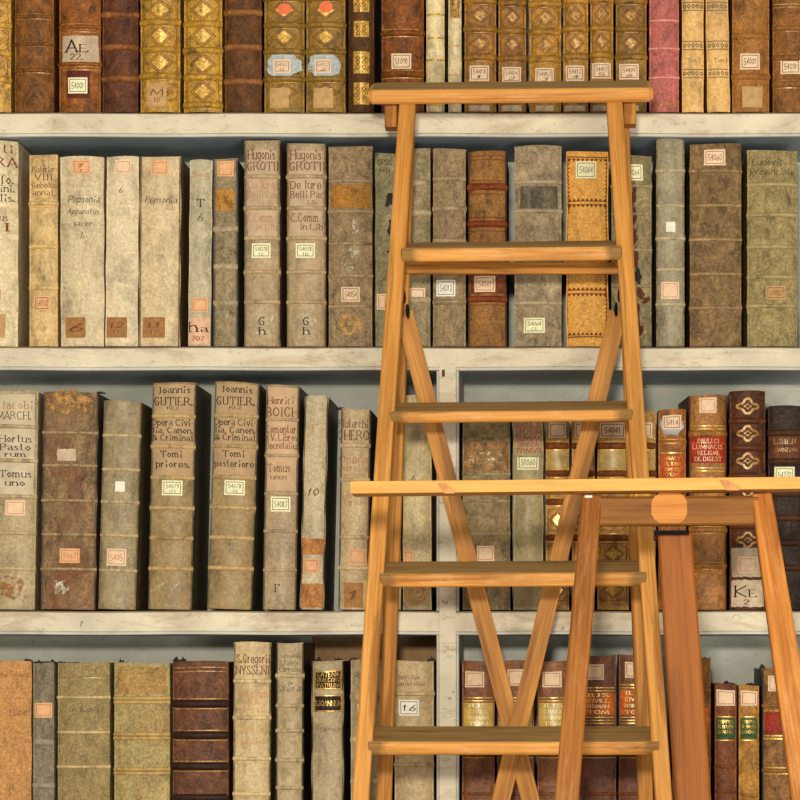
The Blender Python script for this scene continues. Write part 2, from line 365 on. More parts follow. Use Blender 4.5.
    def diamonds(b, ys, hh, mat=None, fill=None, frame=True, kx=.36, wd=.0012, pane=None):
        """gilt lozenges, one for each panel, double outlined, in a thin frame"""
        for y in ys:
            m = MB(); fm = MB(); x, z = 0, (b.ybot-y)*b.f; W = b.w*kx; hz = hh*b.f
            b.line(m, [(-W, z), (0, z+hz), (W, z), (0, z-hz)], wd, .0007, True)
            b.line(m, [(-W*.78, z), (0, z+hz*.78), (W*.78, z), (0, z-hz*.78)], wd*.7, .0007, True)
            n = 4
            for sx in (-1, 1):
                fm.grid(lambda i, j: b.Q(sx*W*.68*i/n, z+hz*.68*(1-i/n)*(2*j-1)*sx, .0006), n, 1, 0, False)
            if frame:
                ph = (pane or hh*1.18)*b.f; X = b.w*.43
                b.line(m, [(-X, z-ph), (X, z-ph), (X, z+ph), (-X, z+ph)], wd*.8, .0006, True)
                for sx in (-1, 1):
                    for sz in (-1, 1): b.line(m, [(sx*X*.95, z+sz*ph*.62), (sx*X*.8, z+sz*ph*.8), (sx*X*.6, z+sz*ph*.93)], wd, .0007)
            m.build('gilt_tooling', mat or TOOLBROWN, b.root)
            if fill: fm.build('gilt_lozenge', fill, b.root)
        return b
    def torn(b, xs, hgt=4, side=1):
        """curled scraps of dark leather standing above the head"""
        m = MB(); r_ = random.Random(int(b.seed*50))
        for x in xs:
            xc = b.xz(x, b.top)[0]; z0 = b.h-.002; y0 = b.bul+.002
            n = 6; wd = r_.uniform(.006, .010)
            top = [z0+.002+hgt*b.f*.75*(r_.uniform(.3, 1)*math.sin(math.pi*(i+.6)/(n+1.2))) for i in range(n+1)]
            for yy, sg in ((y0, 0), (y0+.006, 1)):
                vs = [(xc-wd+2*wd*i/n, yy+.002*math.sin(i*1.7), z0) for i in range(n+1)]+[(xc-wd+2*wd*i/n, yy+.002*math.sin(i*1.7), top[i]) for i in range(n+1)]
                m.add(vs, [(i, i+1, n+2+i, n+1+i) for i in range(n)])
            m.add([(xc-wd+2*wd*i/n, yy+.002*math.sin(i*1.7), top[i]) for yy in (y0, y0+.006) for i in range(n+1)], [(i, i+1, n+2+i, n+1+i) for i in range(n)])
        m.build('torn_headcap', BLACKISH, b.root); return b
def soft(name, c, lo=.44, hi=.60, scale=110, var=.15):
    m = NT(name); off = (rs.uniform(0, 9),)*3; v = m.coord(loc=off)
    m.out(m.ramp(m.noise(v, 90, 5, .7), [(.32, sc_(c, 1-var)), (.68, sc_(c, 1+var))]), .6, spec=.15)
    m.l(m.mask(m.noise(v, scale, 5, .7), lo, hi), m.b.inputs['Alpha']); return m.m
def lea(c, **k): m = leather('worn_leather', c, **k); m['c'] = c; return m
def vel(c, **k): m = vellum('aged_vellum', c, **k); m['c'] = c; return m

# ---------------------------------------------------------------- structure
FLOOR = wood('floor_boards', (120, 88, 58), (80, 56, 36), .6, 1, .3)
m = MB(); m.box(-4, 4, -8, .42, -.04, 0); tag(m.build('floor', FLOOR), kind='structure')
m = MB(); m.box(-4, 4, .36, .42, 0, 3.6); tag(m.build('wall_back', paint('wall_plaster', (190, 184, 168), (150, 140, 120), .3)), kind='structure')

WHITE = paint('cream_white_paint', (224, 212, 184), (158, 130, 94), .9, (110, 84, 60))
WHITE2 = paint('cream_white_bead_paint', (206, 201, 188), (140, 130, 118), .6)
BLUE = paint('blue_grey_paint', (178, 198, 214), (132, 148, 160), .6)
GREY = paint('grey_back_paint', (186, 186, 172), (158, 154, 138), .5, (116, 108, 92))
LEDGE = paint('worn_ledge_paint', (160, 142, 118), (110, 90, 70), .7)
case = empty('bookcase', (0, .17, 0)); MI = Matrix.Translation((0, -.17, 0))
tag(case, 'cream painted wooden bookcase with blue-grey undersides, filled with old books', 'bookcase')
XL, XR = at(-110, 0).x, at(905, 0).x
def zpx(y): return at(0, y).z
def shelf(y0, y1, xa=XL, xb=XR):
    z1, z0 = zpx(y0), zpx(y1)
    r = .003
    prof = [(.332, z0), (.332, z1), (r+.001, z1), (0, z1-r), (0, z0+.0075), (.003, z0+.0068), (.003, z0+.006), (-.0015, z0+.0055), (-.0015, z0+.001), (.002, z0)]
    # faces: back, top, front edge, front, groove.., bead, underside
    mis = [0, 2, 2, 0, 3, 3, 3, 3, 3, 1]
    rr = random.Random(int(y0)); m = MB()
    def wob(p): return (p[0], p[1]+(.0007*math.sin(p[0]*31+y0)+.0004*math.sin(p[0]*83) if p[1] < .01 else 0), p[2]+.0006*math.sin(p[0]*17+y0)*(p[1] < .01))
    m.prism_x([(y, z) for y, z in prof[::-1]], xa, xb, mis=[mis[(len(prof)-2-i) % len(prof)] for i in range(len(prof))], n=60, wob=wob)
    return m.build('shelf', [WHITE, BLUE, LEDGE, WHITE2], case, MI)
for y0, y1 in ((-118, -95), (112.6, 137), (347, 370.5), (611, 634.8), (893.5, 917)): shelf(y0, y1)
for z in (.56, .09): shelf(VY-(z-H)*S, VY-(z-.046-H)*S)
ztop, z2b = zpx(-118), zpx(364)
for xa, xb in ((at(-128, 0).x, XL), (XR, at(923, 0).x)):
    m = MB(); m.box(xa, xb, -.004, .335, 0, ztop+.004); m.build('side_panel', [WHITE], case, MI)
# the upright between the two lower bays
m = MB(); xa, xb = at(439.5, 0).x, at(456, 0).x
m.box(xa, xb, -.006, .0, .0, z2b)
m.box(xa+.001, xb-.001, .0, .331, .0, zpx(370)); m.build('upright', WHITE, case, MI)
for x in (xa-.006, xb):
    for (ya, yb) in ((371, 611), (635, 893)):
        m = MB(); c = x+.003
        pr = [(c+.003*math.cos(a), -.001+.0035*math.sin(a)) for a in [math.pi*2*k/8 for k in range(8)]]
        z0, z1 = zpx(yb), zpx(ya); k = len(pr)
        m.add([(p[0], p[1], z0) for p in pr]+[(p[0], p[1], z1) for p in pr], [(i, (i+1) % k, k+(i+1) % k, k+i) for i in range(k)], 0, True)
        m.box(x, x+.006, .001, .33, z0, z1)
        m.build('bead_moulding', WHITE2, case, MI)
m = MB(); m.box(at(-128, 0).x, at(923, 0).x, .333, .350, 0, ztop); m.build('back_panel', GREY, case, MI)
m = MB(); m.box(at(312, 0).x*1.045, xa-.008, .326, .332, zpx(893), zpx(636)); o = m.build('backing_board', plain('bare_brown_board', (150, 118, 82), .8, .15, 12), case, MI)
o['label'] = 'bare brown board at the back of the lower compartment'
m = MB(); m.box(xa-.001+.006, xa+.011, -.0066, -.0058, zpx(386)+.018, zpx(370)); m.build('chipped_paint', plain('chip_brown', (92, 60, 38)), case, MI)

# ---------------------------------------------------------------- ladder and trestle
def bar(name, p0, p1, w0, t0, mat, root, w1=None, t1=None, front=Vector((0, -1, 0)), chamfer=.15, n=1, mats=None):
    """tapering bar from p0 to p1; local X along it, local Z across (width), local Y through (thickness)"""
    w1 = w1 or w0; t1 = t1 or t0
    ax = (p1-p0); L = ax.length; ax = ax.normalized()
    yv = (-front); yv = (yv-ax*yv.dot(ax)).normalized(); zv = ax.cross(yv)
    M = Matrix((ax, yv, zv)).transposed().to_4x4(); M.translation = (p0+p1)/2
    mb = MB(); n = 10
    def ring(f):
        ww, tt = (w0+(w1-w0)*f)/2, (t0+(t1-t0)*f)/2; c = min(ww, tt)*chamfer; k = 1+.012*math.sin(f*13+L*7)
        return [(-L/2+L*f, y*k, z*k) for y, z in ((-tt+c, -ww), (tt-c, -ww), (tt, -ww+c), (tt, ww-c), (tt-c, ww), (-tt+c, ww), (-tt, ww-c), (-tt, -ww+c))]
    vs = []
    for j in range(n+1): vs += ring(j/n)
    mb.add(vs, [(j*8+i, j*8+(i+1) % 8, (j+1)*8+(i+1) % 8, (j+1)*8+i) for j in range(n) for i in range(8)]+[tuple(range(8))[::-1], tuple(range(n*8, n*8+8))])
    return mb.build(name, mats or mat, root, root.matrix_world.inverted() @ M if False else Matrix.Translation(-root.location) @ M)
PINE = dict(c=(222, 154, 84), dark=(186, 112, 52))
RAILW = wood('ladder_rail_pine', (200, 142, 78), (158, 102, 46), .42, 1, .5, ((206, 160, 104), .35))
REARW = wood('ladder_rear_pine', (188, 130, 66), (150, 96, 40), .45, 1, .6)
BRACEW = wood('ladder_brace_pine', (190, 134, 74), (146, 92, 44), .45, 1, .8, ((178, 128, 80), .4))
METAL = plain('dark_iron', (16, 14, 14), .7, .3, 60, .08, 0)
def Yrail(py): return -.24-.19*(py-100)/520
lad = empty('stepladder', (at(512, 800, -.45).x, -.45, 0))
tag(lad, 'tall orange pine stepladder with flat treads and crossed rear braces before the shelves', 'ladder')
def rail(x0, y0, x1, y1, name='rail'):
    # continue the line to the floor
    k = (x1-x0)/(y1-y0); pf = 660+H*S*D/(D+Yrail(1480)); xf = x1+k*(pf-y1)
    Yt, Yb = Yrail(y0), Yrail(pf)
    a = at(x0, y0, Yt); b_ = at(xf, pf, Yb); b_.z = 0
    return bar(name, a, b_, .0305, .052, RAILW, lad, w1=.0315)
rail(408, 101, 361, 800); rail(613.8, 99, 663.5, 800)
TILT = .22
def step(xl, xr, yt, yb, dep, Yoff, top=False, rot=0.0, name='tread'):
    Y = Yrail((yt+yb)/2)-.034-Yoff
    a, b_ = at(xl, (yt+yb)/2, Y), at(xr, (yt+yb)/2, Y); L = (b_-a).length
    th = (yb-yt)*(D+Y)/D/S/math.cos(TILT)
    mb = MB(); r = th*.38 if top else th*.30
    prof = rrect(0, dep, -th/2, th/2, r, 3)
    # top faces carry the grey worn surface
    mis = []
    for i in range(len(prof)):
        (ya, za), (yb_, zb_) = prof[i], prof[(i+1) % len(prof)]
        mis.append(1 if (za+zb_)/2 > th/2-r*.12 else 0)
    ends = r*.8 if top else .002
    mb.prism_x([(y, z) for y, z in prof], -L/2+ends, L/2-ends, mis=mis, n=8)
    sh = [(y*.9+dep*.05, z*.72) for y, z in prof]; k = len(prof)
    for sx in (-1, 1):
        xs, xe = sx*(L/2-ends), sx*L/2
        vs = [(xs, y, z) for y, z in prof]+[(xe, y, z) for y, z in sh]
        mb.add(vs, [(i, (i+1) % k, k+(i+1) % k, k+i) for i in range(k)]+[tuple(range(k, 2*k))])
    M = Matrix.Translation((a+b_)/2-Vector(lad.location)) @ Matrix.Rotation(rot, 4, 'Y') @ Matrix.Rotation(TILT+(.05 if top else 0), 4, 'X')
    fm = wood('tread_pine', (212, 152, 90), (172, 110, 56), .4, .8, .4, ((240, 186, 128), .55), None if top else (128, 94, 46), L)
    tm = wood('tread_worn_top', (166, 134, 96), (128, 100, 70), .6, .9, .2, ((192, 160, 118), .5))
    return mb.build(name, [fm, tm], lad, M)
step(367.5, 653.5, 88.8, 103.6, .15, .012, True, -.009, 'top_tread')
SP = [(401, 622, 247.6, 261.6, -.0105), (390, 633, 411, 422.6, -.009), (379, 647, 573.4, 587.6, -.005), (367.5, 660, 742, 756, 0)]
for q in SP: step(*q[:4], .13, .004, rot=q[4])
for k in range(1, 5):                                     # treads below the frame, down to the floor
    pitch = 166+k; step(367.5-12*k, 660+13*k, 740.5+pitch*k, 754+pitch*k, .105, .004)
YR = -.105
def pbar(name, x0, y0, x1, y1, w_px, Y, t, mat, root, Y1=None, w1px=None):
    Y1 = Y if Y1 is None else Y1
    a, b_ = at(x0, y0, Y), at(x1, y1, Y1); fa = (D+Y)/D/S; ang = math.atan2(abs(x1-x0), abs(y1-y0)); c = math.cos(ang) if ang < 1 else 1
    return bar(name, a, b_, w_px*fa*c, t, mat, root, w1=(w1px or w_px)*(D+Y1)/D/S*c)
flo = 660+H*S*D/(D-.06)
a = pbar('rear_leg', 408, 104, 363, flo, 15, -.17, .03, REARW, lad, -.075); pbar('rear_leg', 621, 102, 667, flo, 15, -.17, .03, REARW, lad, -.075)
pbar('rear_crossbar', 404, 268.5, 619, 268.5, 11.5, -.172, .016, REARW, lad)
pbar('rear_crossbar', 384, 1230, 655, 1230, 11.5, -.118, .016, REARW, lad)
pbar('brace', 404, 312, 654, 1277, 18.5, -.175, .012, BRACEW, lad, -.128); pbar('brace', 618, 312, 380, 1304, 18.5, -.196, .012, BRACEW, lad, -.144)
pbar('top_cleat', 391.5, 104.5, 391.5, 129, 12.5, -.215, .05, REARW, lad); pbar('top_cleat', 629.5, 102, 629.5, 126, 12.5, -.215, .05, REARW, lad)
for x, y in ((403.5, 296), (407.5, 311), (619.5, 295), (616, 309)):
    Y = Yrail(y)+.0; a = at(x, y, -.225); mb = MB(); n = 12
    for s_ in (-1, 1): mb.add([(0, 0, 0)]+[(.0035*math.cos(t), .012*s_*0, .012*math.sin(t)) for t in [2*math.pi*k/n for k in range(n)]], [(0, 1+k, 1+(k+1) % n) for k in range(n)])
    mb2 = MB(); ring = [(.0036*math.cos(2*math.pi*k/n), .013*math.sin(2*math.pi*k/n)) for k in range(n)]
    mb2.add([(p, -.01, q) for p, q in ring]+[(p, .02, q) for p, q in ring], [(i, (i+1) % n, n+(i+1) % n, n+i) for i in range(n)]+[tuple(range(n))[::-1], tuple(range(n, 2*n))])
    mb2.build('hinge_plate', METAL, lad, Matrix.Translation(a-Vector(lad.location)))

# trestle: two splayed legs, a thick head beam, a prop hinged on behind
TY = -.92
TW = wood('trestle_leg_wood', (146, 92, 42), (112, 62, 26), .45, 1, .3, ((200, 140, 88), .4)); TL = wood('trestle_orange_wood', (192, 126, 64), (156, 90, 40), .42, 1.2, .3, ((228, 176, 118), .35))
TB = wood('trestle_beam_wood', (138, 92, 48), (104, 64, 30), .5, .8, .5); TP = wood('prop_leg_wood', (148, 86, 32), (120, 66, 22), .45, .5, .2)
tr = empty('trestle', (at(675, 800, TY).x, TY, 0))
tag(tr, 'reddish brown wooden trestle with splayed legs and hinged middle prop, right of the ladder', 'trestle')
def floory(Y): return 660+H*S*D/(D+Y)
fy = floory(-1.35)
def tleg(x0, y0, x1, y1, w0, w1, mat):
    k = (x1-x0)/(y1-y0)
    Yf = -1.35; f8 = (y1-y0)/(fy-y0); a, b_ = at(x0, y0, TY), at(x0+k*(fy-y0), fy, Yf)
    wt = w0*(D+TY)/D/S; wb = (w0+(w1-w0)*.75/f8)*(D+Yf)/D/S
    bar('leg', a, b_, wt, .034, mat, tr, w1=wb)
tleg(591.8, 497, 566.5, 800, 20, 26, TW); tleg(761.1, 496, 784.5, 650, 20.5, 28, TL)
pbar('head_beam', 598, 511.6, 758, 510.8, 29, TY+.006, .05, TB, tr)
mb = MB(); n = 18; c0 = at(669.5, 508, TY-.0205)
ring = [(max(-.031, min(.030, .033*math.cos(t))), max(-.026, min(.0262, .031*math.sin(t)))) for t in [2*math.pi*k/n for k in range(n)]]
mb.add([(p, 0, q) for p, q in ring]+[(p, .003, q) for p, q in ring], [tuple(range(n)), ]+[(i, n+i, n+(i+1) % n, (i+1) % n) for i in range(n)])
o = mb.build('bare_wood_patch', wood('bare_patch_wood', (204, 140, 78), (184, 116, 58), .5, .6, 0), tr, Matrix.Translation(c0-Vector(tr.location))); o['label'] = 'pale bare patch on the dark beam'
fp = floory(-.87)
pbar('prop_leg', 674.5, 534, 674.5+.069*(fp-534), fp, 34, -.905, .045, TP, tr, -.87, 40)
h = pbar('hinge', 654, 533, 689, 532.5, 4.5, -.945, .009, METAL, tr)
mb = MB(); mb.box(-.0065, .0065, 0, .002, -.002, .002); mb.build('paper_tag', PAPERS['white'], tr, Matrix.Translation(at(588.5, 494.2+2.2, TY-.0195)-Vector(tr.location)))
# plank across the trestle
PK = wood('pale_plank_pine', (214, 160, 96), (200, 144, 78), .42, .35, .0)
pl = empty('plank', at(640, 490, -.95)); tag(pl, 'long pale narrow plank laid across the trestle in front of the ladder', 'plank')
o = bar('board', at(352.5, 489.2, -.955), at(905, 483.4, -.955), .0205, .11, PK, pl, chamfer=.05)
KN = plain('knot', (196, 132, 76), .5, .15, 60)
for kx, ky, kw in ((446, 488.3, 9), (729, 485.2, 11)):
    mb = MB(); p = at(kx, ky, -1.0105)
    q = [(-kw, 5.4), (-kw*.1, 5.4), (kw, -1.5), (kw*.9, -5.4), (-kw*.2, -5.4)]
    mb.add([(x*.00168, 0, y*.00160) for x, y in q]+[(x*.00168, .001, y*.00160) for x, y in q], [(4, 3, 2, 1, 0)]+[(i, (i+1) % 5, 5+(i+1) % 5, 5+i) for i in range(5)])
    mb.build('knot', KN, pl, Matrix.Translation(p-Vector(pl.location)))

# ================================================================ the books, row by row, left to right
def gilded(x0, x1, top, label, dia=(), bands=(), c=(140, 104, 36), hh=10.5, row=1, mat=None, fill=None, tool=None, kx=.34, **k):
    c = (c[0]*1.12, c[1]*1.18, c[2]*1.1)
    b = Book(row, x0, x1, top, mat or lea(c, lo=.55, hi=1.3, rough=.36, crack=.5, spec=.45), label, bands=bands, **k)
    b.rules([y+d for y in bands for d in (-3.2, 3.2)], wd=.9)
    b.diamonds(dia, hh, tool, fill or (GOLD if x0 < 350 else GOLDDIM), kx=kx)
    return b
# ---- top row
gilded(-26, 10.5, -66, 'gold-tooled brown book cut off at the left end of the top row', (-15, 13, 41, 66), (-1, 25.5, 53, 80), (168, 122, 52), 9, fill=REDINK)
b = Book(1, 13.5, 53.5, -62, lea((112, 70, 30), lo=.5, hi=1.45, rough=.42, crack=.6), 'plain mid-brown leather book, second from left on the top row', bands=(-11, 16.5, 44, 70.5), bandr=.003, bandh=.004)
b.rules([14, 19, 42, 46, 69, 73], wd=.7)
b = Book(1, 58, 100.5, -58, lea((132, 78, 32), lo=.5, hi=1.4, rough=.4), 'brown book on the top row with a tan AE label above a red-brown patch', bands=(-9, 27, 64), bandh=.004)
b.rules([24, 29, 32, 66.5, 70], GOLDDIM, .9)
b.lab(61.5, 98.5, 35.5, 62, 'beige', '', border=False, name='paper_title_label', rough=.0007)
b.texts([(65.5, 77, 52, 12, 'A'), (80, 88.5, 52, 7.5, 'E'), (70, 80.5, 59.5, 5.5, '22'), (82, 83.5, 59.5, 3, '.')], INK, off=.0016)
m = MB(); xa, zb = b.xz(66, 70.5); xb, za = b.xz(90, 98); b.sheet(m, xa, xb, za, zb, .0005); m.build('leather_patch', lea((92, 34, 20), rough=.3, crack=.3), b.root)
b.lab(67.5, 87.5, 77.5, 93.5, 'cream', '54001')
b = Book(1, 101.5, 138, -60, lea((82, 46, 26), lo=.5, hi=1.5, rough=.35), 'very dark brown banded leather book right of the one labelled AE', bands=(-18, 14.5, 47, 78.5), bandmat=lea((130, 82, 42), lo=.6, hi=1.3))
b = gilded(139.5, 180, -64, 'gold-tooled book with a small tan slip near its foot, left twin of the top row', (-16, 10, 36, 62.5), (-3, 22.5, 49.5, 76), (150, 106, 34), 11)
b.diamonds([92], 7, TOOLBROWN, REDINK); b.lab(146, 166.5, 83, 106.5, 'tan', 'M/10', border=False)
gilded(183, 222, -64, 'gold-tooled book without any label between the tan-slip book and a plain brown one', (-16, 10, 36, 64, 91.5), (-3, 24, 50.5, 77.5, 105), (156, 112, 34), 11)
Book(1, 224, 261.5, -60, lea((90, 56, 26), lo=.55, hi=1.4, rough=.42), 'plain dark brown book with worn bands, left of the two blue-patched books', bands=(-22, 12.5, 47, 81.5), bandmat=lea((140, 92, 50), lo=.7, hi=1.2))
for x0, x1, dx, px, num, lb in ((263.5, 304.5, 284.5, 284, '54051/11', 'gold-tooled book with blue-grey paper patch and orange dot, left of the blue-patched pair'),
                                (305.5, 345.5, 326, 325, '54012/2', 'gold-tooled book with blue-grey paper patch and orange dot, right of the blue-patched pair')):
    b = gilded(x0, x1, -60, lb, (-14, 10, 37), (-2, 25, 51.5, 79), (120, 86, 28), 10)
    b.diamonds([92], 9, TOOLBROWN, GOLDDIM, frame=False)
    b.blob(dx, 9 if x0 < 300 else 7, 7, 5.5, PAPERS['dot'], 'orange_sticker', .0013, .05)
    b.blob(px, 65, 18.3, 12, PAPERS['blue'], 'paper_patch', .0010, .14, 18)
    b.lab(px-11, px+6.5, 59.5, 73, 'pink', num, off=.0014, ink=BROWNINK); b.lab(px-15+(3 if x0 > 300 else 0), px+5+(3 if x0 > 300 else 0), 88, 108, 'tan', '', border=False)
b = Book(1, 348, 374, -68, lea((84, 54, 28), lo=.6, hi=1.25, rough=.5), 'narrow dark brown book with a column of bright gold squares', alpha=50, bulge=.3)
m = MB(); fm = MB(); dm = MB()
for yc in (-20, 4, 29, 62.5, 93.5):
    xa, zb = b.xz(353.5, yc-(8 if yc < 50 else 11)); xb, za = b.xz(369, yc+(8 if yc < 50 else 11)); b.sheet(m := MB(), xa, xb, za, zb, .0004); m.build('gilt_square', GOLD, b.root)
    for q in (-4.5, 0, 4.5):
        for p_ in (-3, 3): b.line(dm, [(b.xz(361+p_-2, yc+q)[0], b.xz(361, yc+q)[1]), (b.xz(361+p_, 0)[0], b.xz(361, yc+q-2)[1]), (b.xz(361+p_+2, 0)[0], b.xz(361, yc+q)[1]), (b.xz(361+p_, 0)[0], b.xz(361, yc+q+2)[1])], .0012, .0008, True)
dm.build('gilt_tooling', TOOLBROWN, b.root)
b = Book(1, 381, 424, -66, lea((116, 66, 26), lo=.5, hi=1.4, rough=.34), 'large brown leather book directly above the left end of the ladder top', bands=(-20, 33, 74))
b.rules([29.5, 36.5, 70.5, 78], GOLDDIM, 1.2).lab(391, 411.5, 53.5, 69, 'pink', '51091', ink=INK)
b = Book(1, 426, 444.5, -64, vel((222, 212, 170), stainamt=.25), 'narrow white book with four thin gold lines above the ladder top', alpha=70, bulge=.3)
b.rules([-10, 14.5, 38, 60, 84.5, 105], GOLD, 1.8)
b = Book(1, 448, 461.5, -62, vel((220, 212, 174), stainamt=.25), 'narrowest white book with a gilt upper part, above the ladder top', alpha=70, bulge=.35)
m = MB(); b.sheet(m, -b.w*.47, b.w*.47, b.xz(0, 18)[1], b.xz(0, -30)[1], .0004); m.build('gilt_panel', GOLDDIM, b.root); b.rules([46, 75, 92], OCHREINK, 1)
for (x0, x1, ys, lx0, lx1, ly, num, lb, c, k) in (
    (464, 496.5, (-13, 15, 43.5), 469, 489.5, 65.5, '54418/1', 'gilded book right beside the narrow white one, first of the labelled gilt set', (128, 84, 28), .36),
    (498, 526.5, (-12, 17, 44.5), 501.5, 521.5, 67, '54404/2', 'second gilded book of the labelled set, with small bold lozenges', (122, 80, 28), .30),
    (529, 561.5, (-12, 18, 45.5), 535, 554, 68, '54412/3', 'third gilded book of the labelled set, with a broad pale gold spine', (144, 98, 32), .34),
    (563, 588.5, (-13, 15, 43), 565, 585, 65.5, '54412/4', 'fourth gilded book of the labelled set, slim and golden', (140, 95, 32), .34),
    (590, 613.5, (-14, 14, 41.5), 592, 611, 63, '54412/5', 'fifth gilded book of the labelled set, the slimmest one', (140, 94, 30), .34),
    (615.5, 647, (-13, 15, 43), 619, 639, 64, '54404/6', 'last gilded book of the labelled set, next to the pink book', (116, 80, 28), .34)):
    b = gilded(x0, x1, -58, lb, ys, (ys[1]-14, ys[1]+14, ys[2]+14), c, 8.5, kx=k)
    b.lab(lx0, lx1, ly, ly+15.5, 'pink', num, ink=INK)
    b.lab(lx0, lx1, 105.5, 111, 'beige', '', border=False, name='foot_slip')
b = Book(1, 649, 679.5, -56, lea((172, 96, 88), lo=.78, hi=1.22, rough=.42, crack=.35), 'pink-red leather book with pale lines, the only pink one', bands=(-10, 20.5, 48.5, 77.5), bandr=.0015, bandh=.002, bandmat=vel((226, 160, 152)))
m = MB()
for i in range(6): b.line(m, [(b.xz(653+i*4, 106)[0], b.xz(0, 107)[1]), (b.xz(655+i*4, 0)[0], b.xz(0, 101)[1]), (b.xz(657+i*4, 0)[0], b.xz(0, 107)[1])], .0014, .0006)
m.build('gilt_tooling', GOLDDIM, b.root)
for x0, x1, ln, lb in ((682, 704, 0, 'cream book with printed bands leaning upright against the pink book'), (707.5, 730.5, -3.0, 'cream book with printed bands beside the plain brown book, slightly tilted')):
    b = Book(1, x0, x1, -56, vel((222, 186, 122), stain=(184, 140, 80), lo=.88), lb, lean=ln, alpha=62, bulge=.22)
    for y in (6.5, 45.5, 73.5):
        m = MB()
        for d in (-4, 4): z = b.xz(0, y+d)[1]; b.line(m, [(-b.w*.47, z), (b.w*.47, z)], .0016, .0005)
        for i in range(5): xx = -b.w*.38+b.w*.76*i/4; z = b.xz(0, y)[1]; b.line(m, [(xx-.003, z), (xx, z+.004), (xx+.003, z), (xx, z-.004)], .0016, .0005, True)
        m.build('printed_band', GREYINK, b.root)
    b.texts([(x0+6-ln*.3, x1-4-ln*.3, 62.5, 4, 'Tom I')], GREYINK)
b = Book(1, 732, 770, -60, lea((150, 100, 46), lo=.62, hi=1.25, rough=.4), 'thick light brown leather book with two labels, second from the right end above', bands=(-6, 36, 76.5), bandr=.003)
b.lab(740, 760, 53.5, 69.5, 'pink', '54001', ink=INK).lab(742, 763, 86.5, 107.5, 'tan', '', border=False)
b = Book(1, 772.5, 812, -62, lea((128, 82, 36), lo=.6, hi=1.3, rough=.38), 'brown book with thin gold lines at the right end of the top row', bands=(28, 57.5, 84), bandr=.002)
b.rules([4, 7, 25, 31, 54, 61, 81, 88], GOLDDIM, 1.1).lab(780.5, 800.5, 59, 74, 'pink', '54091', ink=INK)

# ---- second row
b = Book(2, -38, 17, 140.5, vel((216, 208, 176), stainamt=.3), 'tall cream vellum book cut off at the left edge of the second row', bands=(172, 205, 237, 272.5, 309), bandr=.001, depth=.305, alpha=48)
b.texts([(-4, 12, 152.5, 7, 'rti'), (-14, 15.5, 166.5, 9, 'ERA')], REDINK).texts([(1, 13, 183.5, 8, 'fo.'), (0.5, 14, 191.5, 6.5, 'ini.'), (0.5, 13.5, 201, 6.5, 'lis.')], INK).texts([(0, 7, 220.5, 6, 'us'), (-6, 9, 231, 8, 'II')], REDINK)
b.lab(-16, 2, 288, 302, 'pink', '').lab(-14, 5, 314, 338, 'tan', '', border=False)
b = Book(2, 28.5, 57.5, 154.5, vel((208, 186, 134), stain=(150, 108, 50), stainamt=.75, lo=.7), 'yellowish banded vellum book with an orange shelf label, second row left', bands=(203.5, 246.5, 288), bandr=.0028, bandh=.004, alpha=66)
b.texts([(31, 55, 172, 5.5, 'Historiar'), (34, 53, 180, 6, 'VIII'), (31, 54, 187.5, 5, 'Gebelu'), (32, 53, 195, 5, 'annal')], BROWNINK).rules([158, 205, 207.5, 248.5, 290], OCHREINK, 1)
b.lab(33, 50, 296, 310.5, 'orange', '54058', ink=BROWNINK)
sm = dict(alpha=44, bulge=.10)
b = Book(2, 60, 104, 156.5, vel((206, 196, 166), stainamt=.35), 'smooth vellum book with four lines of script handwriting and a numeral I', lean=-.5, **sm)
b.texts([(68, 99, 202.5, 6.5, 'Pepsonia'), (67, 98, 214, 5, 'Apparatus'), (73, 92, 226, 5, 'sacer'), (80, 84, 238.5, 6, 'I.')], INK, slant=.35, serif=False, thick=.8, thin=.35)
b.lab(72.5, 90, 160.5, 174.5, 'orange', '1/1').lab(65, 85.5, 317.5, 338, 'brown', '6', border=False)
b = Book(2, 104.8, 137.5, 156.5, vel((212, 204, 176), stainamt=.3), 'narrow smooth vellum book between the two script-titled ones', lean=1.5, **sm)
b.texts([(119, 122.5, 193, 5, '6')], GREYINK, serif=False).lab(115, 131.5, 160.5, 174, 'pink', '').lab(106, 127, 317.5, 338, 'brown', '12/11', border=False)
b = Book(2, 138.2, 179.5, 156.5, vel((206, 192, 158), stainamt=.4), 'smooth vellum book with one script word and a dark right side', lean=1.5, depth=.30, cov=lea((122, 104, 76)), **sm)
b.texts([(145, 176, 203, 6, 'Pepsonia')], INK, slant=.35, serif=False, thick=.8, thin=.35).lab(151, 168.5, 160.5, 175, 'orange', '').lab(142.5, 165, 317.5, 338, 'brown', '11/12', border=False)
b = Book(2, 187.5, 210.5, 160, vel((186, 182, 158), stain=(138, 128, 96)), 'slim vellum book with letters T and 6 and a pale slip lettered h a', lean=2, alpha=55)
b.texts([(197, 204, 207, 7.5, 'T')], INK).texts([(198, 203, 221, 7, '6')], GREYINK, serif=False).texts([(194, 208, 177, 4.5, 'Seg')], FADEINK)
b.lab(191.5, 207.5, 298, 312.5, 'orange', '').lab(188, 210, 317.5, 345, plain('pale_pink_slip', (222, 178, 142), .7, .1), '', border=False, rough=.0006).texts([(189, 197, 332, 9.5, 'h'), (201, 207.5, 332, 6, 'a')], INK, off=.0014).texts([(192, 204, 341, 4.5, '707')], BROWNINK, off=.0014, serif=False)
b = Book(2, 213, 237.8, 158.5, lea((142, 134, 112), lo=.82, hi=1.14, rough=.6), 'narrow grey-brown book with an ochre title block near its head', bands=(229, 266.5, 303), bandr=.0012, alpha=40, bulge=.12, depth=.30, cov=lea((88, 82, 72)))
m = MB(); b.sheet(m, b.xz(213.5, 0)[0]-.0005, b.xz(235, 0)[0]-.001, b.xz(0, 211)[1], b.xz(0, 189.5)[1], .0006); m.build('title_block', lea((176, 124, 50), rough=.4), b.root)
